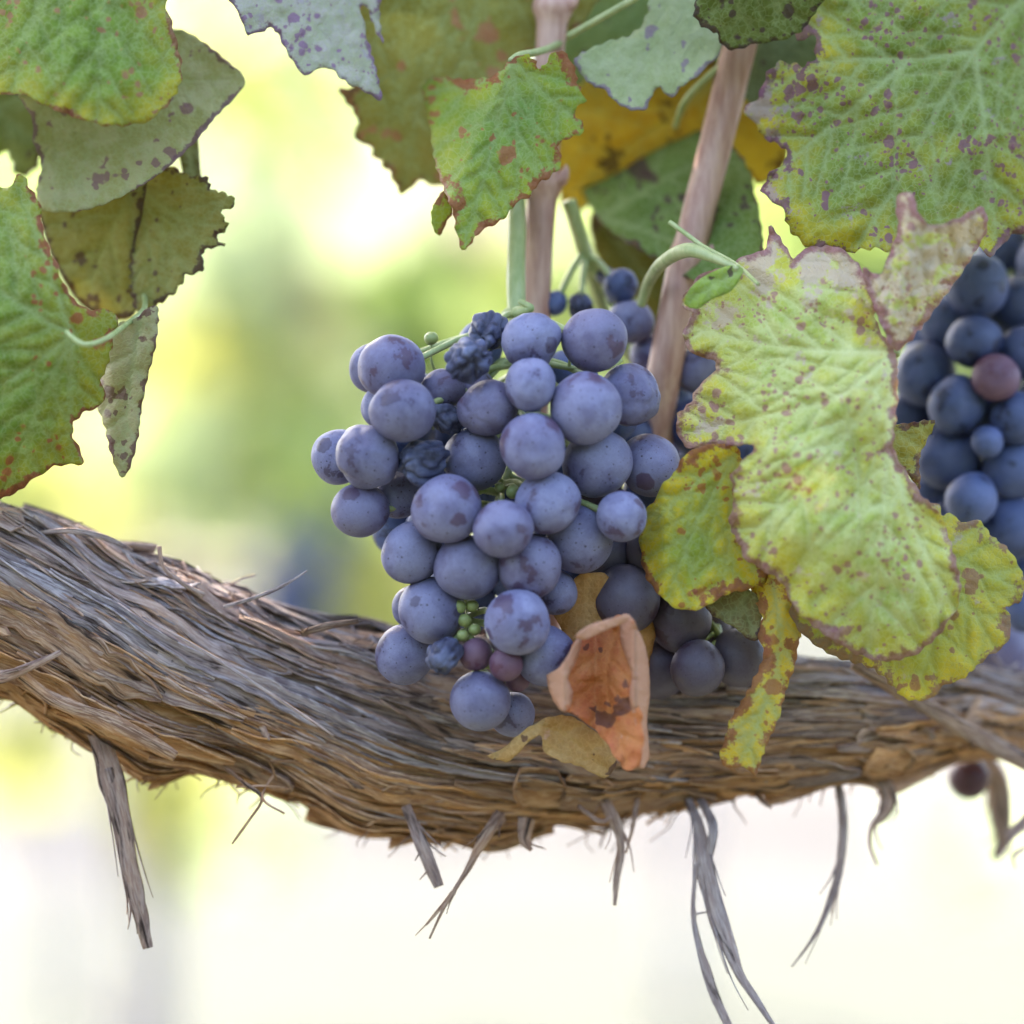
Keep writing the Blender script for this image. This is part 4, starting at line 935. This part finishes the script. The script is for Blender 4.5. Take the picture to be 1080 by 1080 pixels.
bulge = lambda cx, cy, rx, ry, dep, y0: (lambda px, py: y0 - dep * math.sqrt(max(0, 1 - ((px - cx) / rx) ** 2 - ((py - cy) / ry) ** 2)))
bunch('big sharp bunch of dusty blue black grapes hanging over the vine arm in the centre', [
    (530, 557, 31, 'blue'), (472, 537, 35, 'blue'), (494, 599, 33, 'blue'), (469, 690, 21, 'raisin'), (447, 486, 25, 'raisin'), (562, 470, 33, 'blue'), (617, 431, 35, 'blue'), (559, 406, 27, 'blue'), (455, 644, 32, 'blue'), (546, 656, 32, 'blue'), (506, 740, 31, 'blue'),
    (425, 434, 32, 'blue'), (413, 388, 34, 'blue'), (386, 480, 33, 'dent'), (627, 359, 31, 'blue'), (560, 358, 32, 'dent'), (516, 430, 31, 'dent'), (558, 597, 31, 'blue'),
    (578, 530, 31, 'blue'), (629, 488, 35, 'blue'), (434, 583, 32, 'blue'), (501, 484, 31, 'blue'), (663, 418, 34, 'dent'), (611, 568, 33, 'blue'), (380, 538, 29, 'blue'), (502, 690, 16, 'red'),
    (534, 701, 17, 'red'), (428, 690, 29, 'blue'), (514, 350, 24, 'raisin'), (495, 380, 27, 'raisin'), (471, 443, 18, 'raisin'), (467, 410, 21, 'blue'),
    (421, 522, 25, 'blue'), (358, 482, 27, 'blue'), (540, 753, 22, 'blue'), (575, 692, 29, 'blue'), (584, 624, 24, 'blue'), (546, 716, 13, 'red'), (395, 388, 26, 'blue'), (686, 490, 33, 'blue'),
    (498, 412, 24, 'blue'), (655, 545, 24, 'blue'), (437, 640, 22, 'blue'), (627, 508, 30, 'shade'), (640, 585, 30, 'shade', .006), (405, 430, 22, 'blue'),
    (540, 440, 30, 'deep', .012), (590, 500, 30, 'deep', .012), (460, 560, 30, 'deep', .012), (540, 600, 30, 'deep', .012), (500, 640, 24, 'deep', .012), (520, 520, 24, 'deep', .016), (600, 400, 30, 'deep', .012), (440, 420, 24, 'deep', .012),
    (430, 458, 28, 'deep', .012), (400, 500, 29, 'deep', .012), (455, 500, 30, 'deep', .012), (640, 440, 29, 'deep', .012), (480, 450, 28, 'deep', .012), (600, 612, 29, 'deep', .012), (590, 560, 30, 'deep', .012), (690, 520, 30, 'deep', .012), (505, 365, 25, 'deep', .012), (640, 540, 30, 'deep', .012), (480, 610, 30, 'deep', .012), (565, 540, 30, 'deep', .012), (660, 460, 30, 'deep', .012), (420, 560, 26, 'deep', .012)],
    bulge(520, 530, 200, 250, .024, -.002), [(545, 195, .030, 10), (545, 250, .020, 10), (545, 325, .012, 10), (548, 400, .010, 6), (540, 480, .008, 5), (528, 520, .004, 4), (505, 600, .004, 4), (493, 655, -.004, 3.5), (500, 700, -.004, 2.5)], 71,
    extra_stems=[[(546, 335, .014, 3), (500, 385, .016, 2.5), (455, 410, .014, 2), (420, 420, .012, 1.6)], [(546, 375, .006, 4), (600, 388, .0, 3), (640, 388, .0, 2.5), (655, 380, .004, 2)], [(462, 400, .004, 1.6), (455, 380, .002, 1.4), (455, 362, .001, 1.2)],
                 [(600, 388, .0, 2), (602, 372, -.002, 1.5)], [(525, 518, -.002, 2), (542, 512, -.006, 2), (548, 530, -.008, 1.5)], [(545, 330, .004, 7), (560, 325, .0, 4), (548, 318, .002, 3)]],
    green=[(455, 357, 7.5, .001), (484, 640, 7, -.014), (498, 639, 7, -.013), (490, 654, 7, -.014), (501, 664, 6.5, -.015), (488, 670, 6, -.016), (541, 519, 7, -.010), (527, 514, 5, -.008), (497, 676, 5, -.014)])
bunch('half hidden grapes with small raisins behind the slanting cane', [
    (665, 340, 24, 'blue'), (690, 375, 24, 'blue'), (735, 390, 23, 'blue'), (735, 450, 28, 'deep'), (585, 320, 13, 'deep'), (655, 302, 17, 'deep'), (640, 292, 11, 'raisin'), (650, 312, 12, 'raisin'), (612, 322, 14, 'raisin'),
    (700, 420, 28, 'deep'), (725, 415, 26, 'deep'), (700, 470, 30, 'blue'), (740, 500, 30, 'deep'), (710, 510, 30, 'deep'), (786, 492, 28, 'deep'), (770, 450, 28, 'deep')],
    lambda px, py: .030, [(600, 212, .032, 8), (612, 250, .036, 8), (628, 300, .044, 8), (644, 345, .05, 7), (690, 420, .055, 5), (715, 500, .055, 4)], 72)
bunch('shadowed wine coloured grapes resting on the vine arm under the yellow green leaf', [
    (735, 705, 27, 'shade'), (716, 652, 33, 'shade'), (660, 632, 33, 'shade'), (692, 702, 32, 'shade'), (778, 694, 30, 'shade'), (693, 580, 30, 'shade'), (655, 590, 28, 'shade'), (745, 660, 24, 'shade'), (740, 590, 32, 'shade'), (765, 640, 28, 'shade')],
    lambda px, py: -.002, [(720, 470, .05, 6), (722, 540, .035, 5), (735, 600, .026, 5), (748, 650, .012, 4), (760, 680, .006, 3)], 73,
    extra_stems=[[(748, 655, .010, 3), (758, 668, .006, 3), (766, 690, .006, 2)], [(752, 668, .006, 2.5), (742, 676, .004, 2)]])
bunch('soft focus deep blue bunch at the right edge with one purple grape', [
    (1050, 398, 23, 'red'), (1010, 427, 31, 'deep'), (1000, 482, 33, 'deep'), (1027, 360, 29, 'deep'), (1070, 440, 28, 'deep'), (1070, 495, 31, 'deep'), (1025, 527, 28, 'deep'), (1030, 302, 32, 'deep'), (1078, 322, 33, 'deep'), (975, 395, 31, 'deep'),
    (1080, 372, 26, 'deep'), (1066, 556, 32, 'deep'), (1042, 466, 17, 'deep'), (960, 440, 27, 'deep'), (984, 522, 26, 'deep'), (1000, 340, 30, 'deep'), (1110, 280, 34, 'deep'), (1060, 270, 30, 'deep'), (985, 360, 28, 'deep'),
    (1110, 420, 34, 'deep'), (1120, 480, 33, 'deep'), (1110, 540, 32, 'deep'), (1130, 350, 33, 'deep'), (1040, 590, 30, 'deep'), (1090, 605, 30, 'deep'), (1000, 560, 28, 'deep'), (1040, 430, 32, 'deep'), (1040, 510, 32, 'deep'), (1050, 340, 30, 'deep'), (990, 440, 30, 'deep'), (1080, 640, 26, 'deep')],
    bulge(1050, 440, 140, 230, .022, .052), [(1060, 180, .07, 8), (1060, 260, .07, 7), (1050, 360, .068, 6), (1050, 460, .068, 5), (1050, 560, .068, 4), (1055, 640, .07, 3)], 74, green=[(1036, 490, 6, .055)])
bunch('few pale blurred grapes behind the vine arm at the lower right corner', [
    (1058, 688, 30, 'blue'), (1030, 726, 34, 'red'), (1075, 735, 34, 'shade'), (1022, 820, 20, 'wine', .062), (1078, 650, 26, 'deep')],
    lambda px, py: .11, [(1100, 560, .13, 7), (1080, 640, .13, 6), (1060, 720, .13, 5), (1035, 790, .125, 3), (1024, 805, .118, 2)], 75)
# far bunch in the next row, only a blue blur
yb = 2.1
ko = (D + yb) / D
r_ = np.random.default_rng(3)
top = at(312, 545, yb); fb = empty('grape_bunch', top, 'far blurred blue grape bunch in the row behind, above the vine arm', 'grapes', 'ripe grape bunches on the vine')
for k in range(95):
    t = r_.random(); wd = .05 * (1 - .7 * t)
    g = bpy.data.objects.new('grape', grape_mesh('deep', k % 5)); C.objects.link(g); g.parent = fb
    g.location = (r_.uniform(-wd, wd), r_.uniform(-wd, wd), -.01 - t * .15); g.scale = (.0095,) * 3
v, f, _ = tube_geo([top + Vector((0, 0, .06)), top, top + Vector((.003, 0, -.14))], [.002, .002, .001], 6); link('stem', mesh('stem', v, f), fb, M_GREEN)
